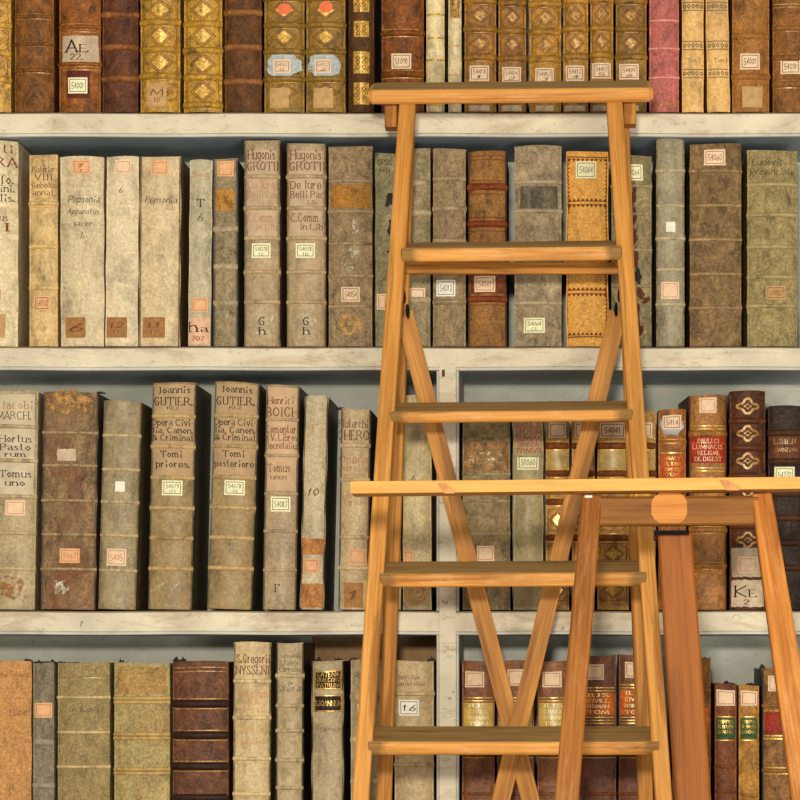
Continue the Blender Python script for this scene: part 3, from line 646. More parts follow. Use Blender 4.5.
b.lab(217, 234, 161, 176.5, 'orange', '')
for x0, x1, tp, num, lb, q in ((243.5, 280, 140, '54078/1c', 'tall vellum book titled Hugonis Grotii in faded red, left of its twin', 0), (286, 326, 143, '54078/1b', 'tall vellum book titled Hugonis Grotii in darker red, right of its twin', 43)):
    b = Book(2, x0, x1, tp, vel((174, 158, 128), stain=(118, 100, 72), stainamt=.55), lb, bands=(176.5, 208, 238, 272, 302), bandr=.0022, bandh=.004, depth=.30, cov=lea((110, 98, 76)))
    xm = (x0+x1)/2
    m = MB(); b.sheet(m, -b.w*.42, b.w*.42, b.xz(0, 237)[1], b.xz(0, 150)[1], .0003, .001); m.build('pinkish_paper_title', plain('pinkish_paper', (190, 164, 134), .6, .08, 40), b.root)
    b.texts([(x0+4, x1-5, 159, 9, 'Hugonis'), (x0+3, x1-1, 170, 8, 'GROTII')], BROWNINK, off=.0009, thick=1.1)
    b.texts([(x0+4, x1-5, 188.5, 7.5, 'De Iure'), (x0+4, x1-2, 197.5, 6.5, 'Belli Pac'), (xm+2, xm+12, 204.5, 4, 'Lib.'), (x0+4, x1-7, 221.5, 8, 'C.Comm'), (xm-6, x1-3, 229.5, 5.5, 'in Lib')], FADEINK if not q else BROWNINK, off=.0009)
    b.lab(xm-10.5, xm+9, 243.5, 258, 'cream', num)
    b.blob(xm, 323, 12, 13, soft('pale_slip', (196, 180, 148), .40, .6), 'worn_slip', .0003, .2); b.texts([(xm-3, xm+3.5, 325, 7.5, 'G'), (xm-2.5, xm+3, 334.5, 7, 'h')], INK, off=.0010)
b = Book(2, 328, 372.5, 146, lea((142, 128, 104), lo=.78, hi=1.2, rough=.6, crack=.4), 'large grey-brown vellum book with an ochre title band and white worn spots', bands=(181, 211.5, 243.5, 276, 306.5), bandr=.0018, bandh=.003, alpha=45, bulge=.12)
m = MB(); b.sheet(m, -b.w*.46, b.w*.46, b.xz(0, 208)[1], b.xz(0, 184.5)[1], .0006, .0006); m.build('title_block', lea((158, 110, 42), rough=.35, crack=.6), b.root)
WS = soft('worn_white', (206, 198, 170))
b.blob(355, 227, 3.5, 8, WS, 'worn_spot', jag=.3); b.blob(356, 251, 6, 8, WS, 'worn_spot', jag=.4); b.blob(349, 267, 4.5, 5, WS, 'worn_spot', jag=.3)
b.lab(341, 360, 287, 302, 'pink', '54054', ink=INK); b.blob(350, 325, 12, 11, soft('ochre_slip', (176, 138, 84), .36, .5, 90), 'ochre_slip', jag=.08)
b = Book(2, 375, 400, 153, lea((134, 134, 108), lo=.82, hi=1.15, rough=.6), 'grey-green book partly behind the left ladder rail, torn along its right edge', alpha=40, bulge=.1)
b.texts([(378, 392, 165, 5.5, 'OPSC'), (379, 390, 172, 4, 'dicta')], INK, serif=False); b.lab(377, 387, 294, 310, 'pink', '')
for yy, ry in ((200, 7), (225, 12), (252, 9), (283, 6), (308, 8)): b.blob(393-(yy % 3), yy, 5, ry, BLACKISH, 'torn_edge', jag=.45)
b = Book(2, 402, 430.5, 148, lea((140, 134, 110), lo=.85, hi=1.15, rough=.6), 'grey vellum book just right of the left ladder rail, with faded ink at the head', bands=(183, 213, 300), bandr=.0018, depth=.30)
b.texts([(418, 426, 158+8*i, 4.5, s) for i, s in enumerate(('Iu', 'ex', 'Pr', 'is'))], GREYINK); b.lab(408.5, 425.5, 288, 302.5, 'pink', '', ink=BROWNINK)
b = Book(2, 432.5, 466, 148.5, lea((140, 128, 104), lo=.82, hi=1.18, rough=.6), 'grey-brown vellum book seen through the ladder, labelled 54012', bands=(178.5, 208.5, 241, 302), bandr=.0028, bandh=.005)
b.lab(436, 455.5, 280, 296.5, 'white', '54012')
b = Book(2, 467.5, 507, 151, lea((138, 96, 48), lo=.6, hi=1.25, rough=.4, crack=.6), 'brown leather book with reddish bands and a dark side, seen through the ladder', bands=(187, 224, 299), bandmat=lea((120, 58, 28), lo=.6, hi=1.4), bandr=.004, bandh=.006, depth=.305, cov=lea((60, 44, 30)))
b.rules([156, 160, 180.5, 183, 194, 217.5, 231, 293, 305], TOOLBROWN, .9); b.lab(474, 495.5, 276, 292, 'pink', '54061', ink=BROWNINK)
m = MB(); b.sheet(m, -b.w*.45, b.w*.45, b.xz(0, 293)[1], b.xz(0, 262)[1], .0003); m.build('title_block', lea((112, 56, 24), rough=.35), b.root)
b = Book(2, 514, 562, 145.5, lea((146, 138, 118), lo=.82, hi=1.18, rough=.6), 'wide grey book with a dark rubbed title patch, middle of the second row', bands=(182, 211, 303), bandr=.0026, bandh=.004, alpha=48, bulge=.13)
m = MB(); b.sheet(m, b.xz(520, 0)[0], b.xz(558, 0)[0], b.xz(0, 208.5)[1], b.xz(0, 186)[1], .0006, .0009); m.build('title_block', lea((92, 84, 68), lo=.7, hi=1.5, crack=.8), b.root)
b.lab(523.5, 545, 318, 333, 'cream', '54064/CE')
b = Book(2, 566, 608.5, 151, leather('yellow_leather', (230, 170, 82), lo=.93, hi=1.04, rough=.4, crack=.04), 'bright yellow book with dark brown zigzag ornament, the only yellow one', alpha=50, bulge=.14)
m = MB(); X = b.w*.475
for y, updn in ((157, -1), (203, 0), (292, 0), (337, 1)):
    z = b.xz(0, y)[1]
    if updn == 0:
        for d in (-1.6, 1.6): b.line(m, [(-X, z+d*b.f), (X, z+d*b.f)], .0012, .0007)
    else: b.line(m, [(-X, z), (X, z)], .0022, .0007)
    for i in range(9):
        xx = -X+2*X*(i+.5)/9
        for s_ in ((1, -1) if updn == 0 else (-updn if updn == -1 else 1,)):
            s2_ = s_ if updn == 0 else (-1 if updn == -1 else 1)
            b.line(m, [(xx-.0032, z+s2_*.003), (xx, z+s2_*.0085), (xx+.0032, z+s2_*.003)], .0016, .0007)
            b.line(m, [(xx, z+s2_*.003), (xx, z+s2_*.0065)], .0026, .0007)
for i in range(44):
    z = b.xz(0, 160+i*4)[1]
    for sx, rng in ((1, 1), (-1, i < 14)):
        if rng: b.line(m, [(sx*X*.995, z+.003), (sx*X*.9, z), (sx*X*.995, z-.003)], .0018, .0007)
z0, z1 = b.xz(0, 340)[1], b.xz(0, 155)[1]
b.line(m, [(X*.97, z0), (X*.97, z1)], .0013, .0006); b.line(m, [(-X*.97, z0), (-X*.97, z1)], .0010, .0006)
m.build('tooled_ornament', TOOLBROWN, b.root); b.lab(576, 596, 161.5, 178.5, 'cream', '54064')
b = Book(2, 611, 652, 155.5, lea((128, 122, 96), lo=.8, hi=1.18, rough=.65), 'grey-green book behind the right ladder rail with a ragged dark tear', bands=(186, 214, 250, 286), bandr=.0014, bandh=.003, alpha=42, bulge=.1)
b.lab(623, 643, 164.5, 180.5, 'cream', '54064')
for yy, ry, xx in ((196, 9, 634), (214, 8, 633), (236, 6, 634), (258, 10, 635), (277, 8, 638), (294, 7, 641), (300, 4, 647), (312, 8, 637), (330, 8, 639)): b.blob(xx, yy, 3.6, ry, BLACKISH if yy % 2 else lea((86, 44, 24)), 'torn_edge', jag=.5)
b = Book(2, 656, 685, 139, vel((156, 152, 128), stain=(122, 112, 84)), 'tall narrow grey vellum book just right of the ladder with a blank white square', bands=(170.5, 205.5, 238.5, 269.5, 304.5), bandr=.0014, bandh=.003, cov=lea((120, 114, 92)))
b.lab(666, 675.5, 222, 232, 'white', '', border=False).lab(661, 679.5, 282, 299, 'pink', '')
b = Book(2, 689.5, 742, 143.5, lea((116, 98, 70), lo=.68, hi=1.28, rough=.55, crack=.6), 'wide dark grey-brown book right of the ladder, label at its head', bands=(171, 205.5, 239.5, 274, 308), bandr=.002, bandh=.003, bandmat=lea((150, 132, 100), lo=.7), alpha=44, bulge=.1)
b.lab(704, 725.5, 149.5, 165.5, 'pink', '54060', ink=BROWNINK)
b = Book(2, 747, 798, 150, lea((142, 134, 98), lo=.78, hi=1.18, rough=.58), 'wide olive-grey book with script title at the right end of the second row', bands=(184.5, 215, 247, 277, 306), bandr=.0024, bandh=.004, alpha=46, bulge=.12)
b.texts([(752, 786, 165, 6.5, 'Ludovici'), (750, 794, 174.5, 6, 'Provinciale')], INK, serif=False, slant=.2, thick=.7, thin=.4); b.lab(766, 786, 286, 299.5, 'tan', '50052', ink=BROWNINK)

# ---- third row
b = Book(3, -14, 34, 391, vel((176, 164, 132), stain=(120, 104, 70), stainamt=.5), 'vellum book titled Hortus Pastorum at the left edge of the third row', lean=4, bands=(427, 461, 497, 533.5, 569), bandr=.0018, bandh=.004)
m = MB(); b.sheet(m, -b.w*.46, b.w*.44, b.xz(0, 495)[1], b.xz(0, 395)[1], .0003, .0008); m.build('paper_title_label', plain('buff_paper', (200, 184, 154), .6, .08, 40), b.root)
b.texts([(2, 33, 409, 7, 'Iacobi')], FADEINK, off=.0009).texts([(-4, 31, 419.5, 7.5, 'MARCH.')], BROWNINK, off=.0009)
b.texts([(-1, 31, 442.5, 6.5, 'Hortus'), (0, 30, 450.5, 6, 'Pasto'), (5, 26, 457, 4.6, 'rum'), (-1, 31, 477.5, 6.5, 'Tomus'), (5, 25, 486, 5.5, 'uno')], INK, off=.0009)
b.lab(5, 25, 501, 516, 'pink', '')
b.blob(10, 588, 14, 12, soft('reddish_stain', (156, 98, 48), .42, .62, 70), 'reddish_stain', .0004, .15)
b = Book(3, 39.5, 95, 392.5, lea((122, 104, 82), lo=.7, hi=1.25, rough=.6, stain=(120, 62, 34), stainamt=.6), 'wide dark grey-brown book with blank white patch and an orange label', lean=3, bands=(433, 466, 501, 535, 569.5), bandr=.0022, bandh=.003, bandmat=lea((164, 140, 102)), alpha=42, bulge=.1, depth=.305, cov=lea((84, 72, 56)))
b.blob(69, 404, 24, 13, soft('flaked_title', (156, 116, 66), .42, .54, 90, .3), 'flaked_title', .0004, .15, 20)
b.lab(56.5, 76, 449.5, 461.5, 'beige', '', border=False, rough=.0008, label='blank pale patch').lab(59.5, 79.5, 549, 563.5, 'orange', '5467'); b.blob(60, 587, 7, 7, WS, 'worn_spot', jag=.5)
b.torn([100], 4)
b = Book(3, 97, 135.5, 401.5, vel((160, 150, 120), stain=(116, 104, 74), stainamt=.5), 'medium vellum book leaning right with a torn white square and a pink label', lean=6, bands=(436, 470, 502.5, 536, 571), bandr=.0014, bandh=.003, depth=.30, cov=lea((104, 94, 72)))
b.lab(115, 125, 482, 492.5, 'white', '', border=False, rough=.0006, label='torn white square').lab(106, 126.5, 549.5, 566.5, 'pink', '5405')
gut = dict(bandr=.0018, bandh=.004, depth=.30, cov=lea((92, 82, 62)))
for x0, x1, ln, wl, num, wt, lb in ((147, 191.5, 4.5, 'priores.', '54079/10.9', 0, 'tall vellum book titled Joannis Gutier, Tomi priores, left of its twin'), (206, 251.5, 8, 'posteriores', '54078/10.8', 1, 'tall vellum book titled Joannis Gutier, Tomi posteriores, right of its twin')):
    b = Book(3, x0, x1, 383, vel((158, 140, 102), stain=(112, 92, 56), stainamt=.5), lb, lean=ln, bands=(416.5, 447, 478, 508.5, 538.5, 569), **gut)
    xm = (x0+x1)/2+ln*.82
    m = MB(); b.sheet(m, -b.w*.48, b.w*.47, b.xz(0, 477)[1], b.xz(0, 385)[1], .0003, .0008); m.build('paper_title_label', plain('brownish_paper', (180, 150, 112), .6, .08, 40), b.root)
    b.texts([(xm-15+wt, xm+17, 393.5, 6.2, 'Joannis'), (xm-20, xm+20, 405.5, 7.6, 'GUTIER.'), (xm-6, xm+6, 410, 3, 'REZ'),
             (xm-22, xm+21, 426, 6.2, 'Opera Civi-'), (xm-21, xm+20, 433.5, 5.6, 'lia, Canon.'), (xm-21, xm+21.5, 441, 5.6, '& Criminal.')], INK, off=.0009, thick=1.05)
    xm -= .8
    b.texts([(xm-12, xm+10, 457.5, 6, 'Tomi'), (xm-(17 if not wt else 21), xm+(18 if not wt else 23), 467.5, 6, wl)], INK, off=.0009, thick=1.05)
    b.lab(xm-10.5, xm+10.5, 481, 496, 'cream', num)
    if not wt:
        for xx in (162, 180): b.line(mm := MB(), [(b.xz(xx+(2 if xx < 170 else -2), 584)[0], b.xz(0, 584)[1]), (b.xz(xx-(1 if xx < 170 else -2), 0)[0], b.xz(0, 592)[1]), (b.xz(xx, 0)[0], b.xz(0, 601)[1])], .002, .0005); mm.build('chalk_mark', WS, b.root)
b = Book(3, 262, 296, 385.5, vel((170, 156, 128), stain=(116, 94, 64), stainamt=.5), 'vellum book titled Henrici Boich, with yellow label and an F at its foot', lean=3.5, bands=(420, 456, 494, 531.5, 570.5), bandr=.0018, bandh=.003, depth=.305, cov=lea((96, 84, 62)))
m = MB(); b.sheet(m, -b.w*.46, b.w*.46, b.xz(0, 491)[1], b.xz(0, 388)[1], .0003, .0008); m.build('paper_title_label', plain('pinkish_title', (200, 168, 132), .6, .08, 40), b.root)
b.texts([(267, 294, 404, 6.5, 'Henrici'), (265.5, 299, 416.5, 8.5, 'BOICH'), (265, 298, 433, 7, 'Comentar.'), (265, 297, 441, 6.5, 'a V. Libros'), (265, 297.5, 449, 6, 'Decretaliu.')], REDINK, off=.0009, thick=1.1)
b.texts([(267, 290, 472, 7.5, 'Tomus'), (270, 287, 479.5, 4.5, 'unus')], BROWNINK, off=.0009)
b.lab(270.5, 290.5, 497, 512, 'cream', '54083'); b.texts([(275, 280.5, 592, 7, 'F')], INK)
b = Book(3, 299.5, 323.5, 396, vel((196, 188, 160), stainamt=.3), 'slim smooth pale vellum book with orange-brown patches near its foot', lean=5, depth=.305, cov=lea((84, 76, 60)), alpha=60)
b.texts([(313, 317.5, 432, 7, 'F')], FADEINK).texts([(307.5, 317.5, 496, 7, '10')], BROWNINK, serif=False, slant=.3)
for ya, yb in ((539, 555), (584, 608)):
    m = MB(); b.sheet(m, -b.w*.47, b.w*.47, b.xz(0, yb)[1], b.xz(0, ya)[1], .0005, .0007); m.build('orange_brown_slip', lea((186, 126, 72), lo=.75, hi=1.15), b.root)
b.lab(303, 319, 559, 573, 'orange', '')
b = Book(3, 337.5, 368, 409, vel((192, 176, 142), stain=(140, 110, 70), stainamt=.5), 'vellum book with red faded title beginning Plutarchi, left of the ladder', lean=3, bands=(446, 480, 537.5, 568.5), bandr=.002, bandh=.004, cov=lea((88, 76, 56)))
b.texts([(338, 368, 427.5, 7.5, 'Plutarchi'), (337.5, 369, 440, 9, 'CHERO')], BROWNINK, off=.0006, thick=1.1).texts([(338, 368, 463, 7, 'Opera'), (338, 368, 471.5, 6.5, 'moralia'), (340, 367, 476.5, 3, 'omnium'), (340, 352, 498, 7, 'To.'), (345, 366, 505, 5, 'unus')], FADEINK)
b.lab(349, 366.5, 549.5, 565, 'orange', '').lab(343.5, 363.5, 583, 608, 'brown', '1', border=False)
b.torn([341], 3)
Book(3, 378, 401, 394, vel((204, 196, 164), stainamt=.3), 'cream vellum book hidden almost wholly by the left ladder rail', depth=.29, alpha=60)
b = Book(3, 402.5, 431.5, 394.5, vel((196, 186, 146), stainamt=.35), 'cream vellum book in the third row between ladder rail and white upright', alpha=56)
b.lab(403.5, 413.5, 550.5, 564, 'orange', ''); b.texts([(411, 416, 482, 6, 'A')], GREYINK); b.blob(416, 594, 13, 12, soft('ochre_slip', (176, 138, 84), .36, .5, 90), 'ochre_slip', jag=.1)
b = Book(3, 462, 510.5, 404, lea((136, 126, 98), lo=.82, hi=1.16, rough=.6), 'wide grey-brown book with scratched title band, right of the white upright', bands=(439, 474, 501, 534, 572), bandr=.0012, bandh=.003, alpha=44, bulge=.1)
m = MB(); b.sheet(m, -b.w*.47, b.w*.48, b.xz(0, 471)[1], b.xz(0, 442)[1], .0005, .0006); m.build('title_block', leather('scratched_leather', (140, 106, 66), lo=.7, hi=1.5, crack=.9, rough=.5), b.root)
b.blob(487, 459, 18, 8, soft('scratch_white', (206, 194, 156), .53, .6, 120), 'scratch', .0010, .2, 16)
b.lab(476.5, 494.5, 546, 561.5, 'pink', '')
b = Book(3, 513, 543.5, 405, vel((170, 162, 124), stainamt=.45), 'pale olive vellum book with red-brown title, labelled 51060', bands=(455,), bandr=.0008, alpha=56)
m = MB(); b.sheet(m, -b.w*.44, b.w*.46, b.xz(0, 454)[1], b.xz(0, 408)[1], .0004, .0006); m.build('paper_title_label', plain('rosy_paper', (190, 152, 118), .6, .1, 40), b.root)
b.texts([(516, 540, 428, 5, 'BASILII'), (516, 541, 434.5, 5, 'OPERUM'), (516, 541, 441, 5, 'SUMMA'), (518, 538, 447, 4.5, 'OMNIA'), (516, 541, 453.5, 5, 'TOMVS')], REDINK, off=.0009)
b.lab(517.5, 538.5, 455, 470, 'cream', '51060')
for x0, x1, num, lb in ((545.5, 569.5, '', 'gilt book with a pale head label, immediately right of the one numbered 51060'), (571.5, 595, '', 'gilt book with pale head label crossed by the slanting ladder brace'), (597, 629.5, '54041', 'widest gilt book with pale head label, left of the right ladder rail'), (632, 656, '', 'gilt book with pale head label showing on both sides of the right ladder rail')):
    b = Book(3, x0, x1, 411, lea((170, 124, 46), lo=.6, hi=1.3, rough=.36, spec=.6), lb, bands=(446, 473.5, 502, 538, 571), bandmat=lea((112, 60, 26), lo=.6, hi=1.4, rough=.4), bandr=.0025)
    for ya, yb in ((470, 450),):
        m = MB(); b.sheet(m, -b.w*.44, b.w*.44, b.xz(0, ya)[1], b.xz(0, yb)[1], .0004); m.build('pale_gilt_block', plain('pale_gilt', (176, 146, 78), .4, .15, 60, .5), b.root)
    b.rules([441.5, 450, 470, 478, 498, 506, 534, 542, 567, 575], GOLD, 1.1); b.diamonds([520, 554, 590], 9, TOOLBROWN, GOLD)
    b.lab(x0+2.5, x1-3 if x1-x0 < 30 else x1-4, 422.5, 438, 'pink', num, ink=INK)
b = Book(3, 658, 686.5, 409.5, lea((148, 94, 44), lo=.6, hi=1.3, rough=.36), 'small brown book with bluish-edged label and orange-red title block', bands=(441.5, 500, 560), bandr=.002, depth=.115, bandh=.003)
b.blob(672, 425, 13.5, 10, PAPERS['blue'], 'paper_patch', .0005, .12, 16); b.lab(662, 682, 415.5, 429.5, 'pink', '5414', ink=BROWNINK, off=.0011)
b.rules([440, 443, 453, 479, 482], GOLD, 1.1)
m = MB(); b.sheet(m, -b.w*.47, b.w*.47, b.xz(0, 478)[1], b.xz(0, 455)[1], .0006); m.build('title_block', lea((184, 84, 34), lo=.8, rough=.3), b.root)
b.texts([(665, 680, 460, 3, 'TRACT'), (664, 681, 465.5, 3.2, 'DE IURE'), (664, 681, 471, 3.2, 'OMNIB'), (666, 679, 476, 3, 'TOM')], GOLD, off=.0011)
b = Book(3, 689, 727.5, 395, lea((152, 98, 36), lo=.52, hi=1.35, rough=.36, crack=.5, spec=.5), 'brown book with gold-lettered red title block, left cover turned into view', bands=(434, 487, 530, 566), bandr=.0028, depth=.25, yaw=.055, cov=lea((86, 50, 26)))
b.lab(699, 717, 398, 413, 'pink', ''); b.rules([426, 429, 443, 468, 471, 484, 490, 527, 533, 563, 569], GOLD, 1.1)
m = MB(); b.sheet(m, -b.w*.46, b.w*.46, b.xz(0, 463)[1], b.xz(0, 437)[1], .0006); m.build('title_block', lea((166, 44, 22), lo=.8, rough=.3), b.root)
b.texts([(698, 719, 443, 4, 'PAULI CI'), (693, 723, 449, 4, 'LUMNACIS'), (698, 720, 455, 4, 'RELIGME'), (695, 722, 461, 4, 'DE DIGEST')], plain('silver_gilt', (232, 206, 150), .35, .1, 60, .6), off=.0011)
b = Book(3, 729.5, 766, 391, lea((74, 40, 20), lo=.5, hi=1.6, rough=.34, crack=.5), 'dark brown book with gold quatrefoils and a paper foot patch lettered Ke', bands=(421, 448, 476, 502, 526), bandr=.003)
m = MB()
for y in (406.5, 433.5, 461, 489, 540):
    z = b.xz(0, y)[1]; W = b.w*.32; hh = 7.5*b.f
    ring = [(W*math.cos(t)*(.78+.22*math.cos(4*t)), z+hh*math.sin(t)*(.8+.2*math.cos(4*t))) for t in [2*math.pi*k/24 for k in range(24)]]
    b.line(m, ring, .0046, .0007, True); ring = [(p*.35, z+(q-z)*.35) for p, q in ring[::3]]; b.line(m, ring, .0016, .0007, True)
m.build('gilt_quatrefoil', GOLDDIM, b.root)
m = MB(); b.sheet(m, -b.w*.47, b.w*.47, b.xz(0, 577)[1], b.xz(0, 548)[1], .0006, .0012); m.build('paper_patch', PAPERS['beige'], b.root)
m = MB(); b.sheet(m, -b.w*.47, b.w*.47, b.xz(0, 607)[1], b.xz(0, 580)[1], .0006, .0012); m.build('paper_patch', PAPERS['beige'], b.root)
b.lab(738, 758, 557, 573, 'pink', '', off=.0013); b.texts([(735, 746, 597, 11, 'K'), (749.5, 757.5, 597, 7, 'E'), (744, 749, 604.5, 4.5, '2')], INK, off=.0013)
b = Book(3, 768, 806, 406, lea((42, 30, 22), lo=.6, hi=1.8, rough=.32, crack=.4), 'nearly black banded book with a greenish label at the right edge', bands=(433, 461.5, 494, 518, 543, 568), bandr=.003, bandmat=lea((70, 42, 24)))
m = MB(); b.sheet(m, -b.w*.46, b.w*.46, b.xz(0, 459)[1], b.xz(0, 436)[1], .0006); m.build('title_block', lea((96, 52, 26), rough=.3), b.root); b.texts([(774, 797, 444, 5, 'LIBER'), (774, 797, 452, 4, 'OMNIVM')], GOLDDIM, off=.0011)
b.lab(774, 795, 467, 483, 'cream', '54270')

# ---- lowest row
b = Book(4, -24, 31, 661.5, leather('orange_tan_vellum', (192, 140, 84), lo=.88, hi=1.08, rough=.5, crack=.15), 'orange-tan smooth book at the left edge of the lowest row', alpha=40, bulge=.09)
b.texts([(0, 28, 677, 5, 'Aui T Adoua'), (9, 26, 716, 5.5, '1504')], BROWNINK, serif=False, slant=.2, thick=.7); b.torn([-5, 27], 5)
b = Book(4, 32.5, 54, 663, lea((128, 124, 112), lo=.85, hi=1.12, rough=.6), 'narrow grey book with a pink label beside the orange-tan book', bands=(742, 786), bandr=.002, alpha=56)
b.texts([(34, 50, 673+6*i, 4, s) for i, s in enumerate(('Ioa.', 'Calv', 'Oper'))], GREYINK); b.lab(34, 52, 703, 718, 'orange', ''); b.torn([52, 37], 5)
b = Book(4, 56.5, 109.5, 662.5, lea((150, 130, 86), lo=.84, hi=1.14, rough=.5), 'wide olive vellum book with thin pale bands, lowest row left', bands=(697.5, 732.5, 767), bandr=.0022, bandh=.003, bandmat=vel((206, 190, 144)), alpha=46, bulge=.12)
b.rules([678], GOLDDIM, .8).texts([(68, 103, 712, 5, 'in Epist'), (72, 90, 678, 3, 'Corn')], GREYINK, serif=False, slant=.3); b.torn([60], 2)
b = Book(4, 113, 169.5, 663, lea((166, 148, 98), lo=.74, hi=1.2, rough=.48, stain=(158, 110, 62), stainamt=.5), 'wide yellowish vellum book with double raised bands, lowest row', bands=(698.5, 702.5, 734.5, 738.5, 769.5, 773.5), bandr=.0026, bandh=.0035, bandmat=vel((196, 172, 112)), alpha=46, bulge=.12)
b.torn([120], 7); m = MB(); b.sheet(m, -b.w*.44, b.w*.44, b.xz(0, 694)[1], b.xz(0, 667)[1], .0004, .0006); m.build('title_block', lea((168, 134, 78), rough=.4), b.root)
b = Book(4, 171.5, 228.5, 661.5, lea((96, 60, 38), lo=.55, hi=1.45, rough=.32, crack=.6), 'wide dark brown leather book with gold rules and black bands', bands=(704, 735.5, 766.5, 798), bandr=.0022, bandh=.007, bandmat=lea((48, 28, 18), rough=.3), alpha=46, bulge=.12)
b.rules([668, 672, 699, 709, 730.5, 740.5, 761.5, 771.5], GOLDDIM, .8); b.texts([(193, 209, 706, 5, '***'), (192, 208, 738, 5, '*+*'), (192, 208, 769, 5, '***')], GOLD, off=.0026, serif=False)
b.torn([182, 176], 7)
b = Book(4, 231.5, 269.5, 642.5, vel((206, 190, 150), stainamt=.3), 'tall cream vellum book titled S. Gregorii Nysseni in red', lean=1.5, bands=(681.5, 718, 759, 794.5), bandr=.0022, bandh=.004, depth=.30, cov=lea((120, 112, 82)))
b.texts([(236, 270, 663, 8, 'S.Gregorii'), (235, 269.5, 674.5, 8, 'NYSSENI')], BROWNINK, thick=1.1).texts([(236, 268, 697.5, 7.5, 'Operum'), (246, 261, 704.5, 4.5, 'que'), (240, 263, 713, 5, 'exstat'), (239, 264, 733, 7, 'Tomus'), (241, 262, 744, 5, 'unus')], OCHREINK)
b.torn([242], 3)
b = Book(4, 274.5, 303, 643, vel((186, 174, 140), stain=(136, 120, 84)), 'tall narrow vellum book titled S. Patris, dark cover showing at its right', lean=1, bands=(676, 706, 731, 760.5, 788), bandr=.002, bandh=.004, depth=.305, cov=lea((58, 48, 36)))
b.texts([(279, 301, 658, 3.5, 'Sermones'), (279, 298, 665.5, 5, 'S.Patris'), (279, 301, 672, 5, 'Chrysolog'), (278, 302, 691.5, 6, 'S.Valerian'), (288, 293, 685, 3.5, 'de')], GREYINK, thick=1.1); b.torn([280], 5)
b = Book(4, 311, 343.5, 661, vel((178, 168, 138), stain=(130, 108, 70)), 'vellum book with two black gold-lettered title labels', bands=(), depth=.25, cov=lea((70, 56, 38)))
for ya, yb, rows in ((670.5, 689.5, [(317, 339, 676.5, 4.3, 'CATENA'), (316, 340, 682, 4, 'GRAECORV'), (317, 339, 687.5, 4, 'PATRUM')]), (695, 712, [(315.5, 341, 706, 5, 'S.IOANNEM')])):
    m = MB(); b.sheet(m, b.xz(314, 0)[0], b.xz(341.5, 0)[0], b.xz(0, yb)[1], b.xz(0, ya)[1], .0005); T_ = m.build('title_block', lea((40, 28, 18), rough=.3), b.root)
    m = MB(); xa, za = b.xz(314.8, yb-.8); xb, zb = b.xz(340.8, ya+.8); b.line(m, [(xa, za), (xb, za), (xb, zb), (xa, zb)], .0020, .0010, True); m.build('gilt_frame', GOLD, T_)
    m = MB(); [b.text(*r, mb=m, off=.0010, thick=1.1) for r in rows]; m.build('gilt_lettering', GOLD, T_)
b.texts([(315, 341, 731, 4, 'in Epistolas')], GREYINK, serif=False); b.torn([318, 338], 6)
b = Book(4, 350, 392, 660.5, vel((168, 156, 124), stain=(120, 104, 70)), 'vellum book behind the left ladder rail in the lowest row', bands=(697, 740, 782), bandr=.002); b.texts([(354, 372, 677, 4.5, 'Gregor')], GREYINK); b.lab(357, 376, 704, 719, 'white', '')
b.torn([353], 6)
b = Book(4, 394, 434, 661, vel((186, 170, 132), stain=(140, 112, 70)), 'vellum book labelled 16 against the left side of the white upright', bands=(694, 765), bandr=.003, bandh=.004, depth=.25)
b.texts([(397, 420, 679.5, 4, 'Petri Dam'), (397, 425, 686, 4, 'epistolae')], BROWNINK, serif=False, slant=.2); b.lab(398.5, 419, 700, 716, 'white', '16'); b.torn([431], 8)
PG = plain('pale_gilt_title', (196, 160, 78), .35, .15, 60, .6); OR = lea((198, 98, 32), lo=.8, hi=1.15, rough=.32)
def series(x0, x1, top, lx, ly, block, by, lb, num='', c=(124, 74, 36), txt=True):
    b = Book(4, x0, x1, top, lea(c, lo=.55, hi=1.35, rough=.36, crack=.5, spec=.5), lb, bands=(755, 794), bandr=.0022, bandh=.003, depth=.2)
    b.rules([by[0]-5, by[0]-2, by[1]+2, by[1]+5, by[1]+8, 752, 758], GOLD, 1.0)
    m = MB(); b.sheet(m, -b.w*.47, b.w*.47, b.xz(0, by[1])[1], b.xz(0, by[0])[1], .0006); T_ = m.build('title_block', block, b.root)
    m = MB(); xm = (x0+x1)/2; q = (x1-x0)*.3; n = 4
    for i in range(n): b.text(xm-q, xm+q, by[0]+(by[1]-by[0])*(i+1)/n-1.6, 3.4, ('IUS', 'CIVILE', 'ROMAN', 'TOM')[i], mb=m, off=.0011, thick=1.2)
    m.build('gilt_lettering', plain('bright_gilt', (250, 226, 150), .3, .1, 60, .7), T_)
    b.lab(lx, lx+20, ly, ly+16, 'pink', num, ink=BROWNINK); return b
series(461.5, 495, 661, 464.5, 671.5, PG, (703, 727), 'brown book with pale gilt title block touching the right of the white upright')
series(497, 534.5, 661, 507, 670, PG, (703, 727), 'brown book with pale gilt title block behind the crossing ladder braces')
series(537, 569.5, 661, 542, 671.5, PG, (703, 727), 'brown book with pale gilt title block between crossed braces and trestle leg')
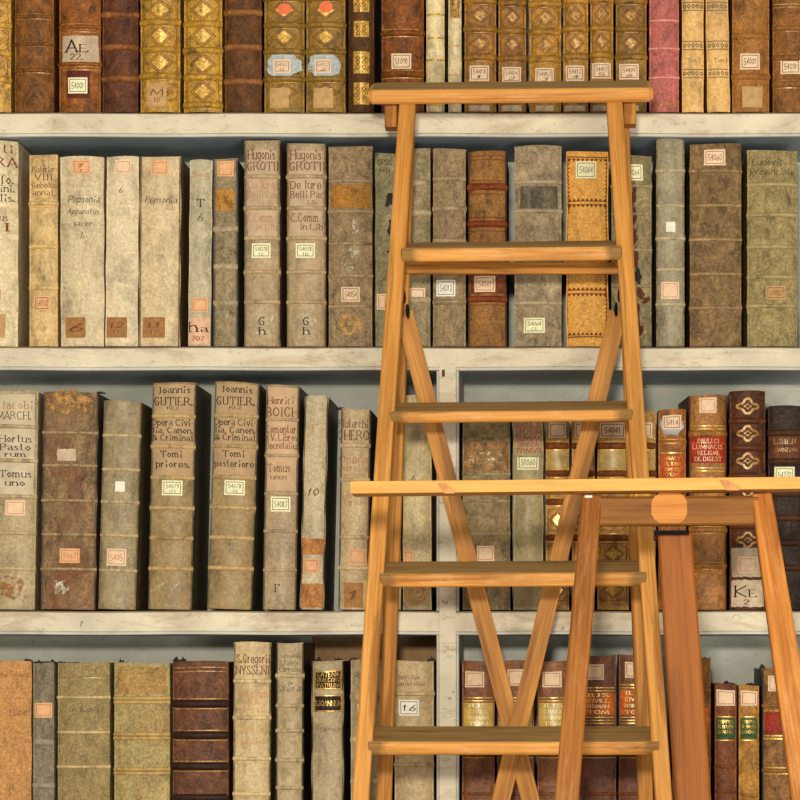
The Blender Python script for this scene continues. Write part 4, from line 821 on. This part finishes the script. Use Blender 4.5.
series(580, 616.5, 655.5, 584, 664, OR, (693, 715.5), 'brown book with orange title block beside the left trestle leg', c=(104, 58, 30))
series(618.5, 650.5, 655, 624.5, 662, OR, (690, 715.5), 'brown book with orange title block crossed by the right ladder rail', c=(104, 58, 30))
b = Book(4, 672, 711.5, 657.5, lea((120, 78, 38), lo=.6, hi=1.3), 'brown book peeking out behind the right edge of the hinged middle prop', bands=(690, 760), bandr=.002)
m = MB(); b.sheet(m, -b.w*.45, b.w*.45, b.xz(0, 735)[1], b.xz(0, 708)[1], .0006); m.build('title_block', OR, b.root)
GR = lea((48, 84, 42), lo=.8, rough=.35)
for x0, x1, tp, c, lb in ((714.5, 737, 683.5, (112, 64, 34), 'slim red-brown book with green title block, left of the green-titled pair'), (738.5, 759.5, 685.5, (158, 112, 48), 'slim golden-brown book with green title block, right of the green-titled pair')):
    b = Book(4, x0, x1, tp, lea(c, lo=.55, hi=1.3, rough=.38), lb, bands=(767, 792) if x0 < 730 else (795,), bandr=.0016, bandh=.003, depth=.2)
    b.lab(x0+1.8, x1-1.5, 690-(-1 if x0 > 730 else 0), 706, 'pink', '', ink=BROWNINK)
    m = MB(); b.sheet(m, -b.w*.47, b.w*.47, b.xz(0, 739)[1], b.xz(0, 718.5)[1], .0006); m.build('title_block', GR, b.root)
    b.texts([(x0+3, x1-3, 723.5+5*i, 3.2, s) for i, s in enumerate(('CORPUS', 'IURIS', 'CANONIC'))], GOLD, off=.0011, thick=1.2); b.rules([717, 740.5], GOLD, .9)
    b.torn([x0+12], 5)
b = Book(4, 762, 808, 669, lea((138, 96, 54), lo=.6, hi=1.3, rough=.42, crack=.5), 'brown mottled book with red title block at the right end of the lowest row', bands=(706, 771), bandr=.0028, bandh=.004, cov=lea((40, 40, 40)))
m = MB(); b.sheet(m, -b.w*.45, b.w*.46, b.xz(0, 734.5)[1], b.xz(0, 712)[1], .0006); m.build('title_block', lea((150, 48, 32), rough=.32), b.root)
b.rules([711, 736, 739, 768, 774], GOLD, 1.2); b.lab(768, 789, 676.5, 691.5, 'pink', ''); b.torn([763], 9)
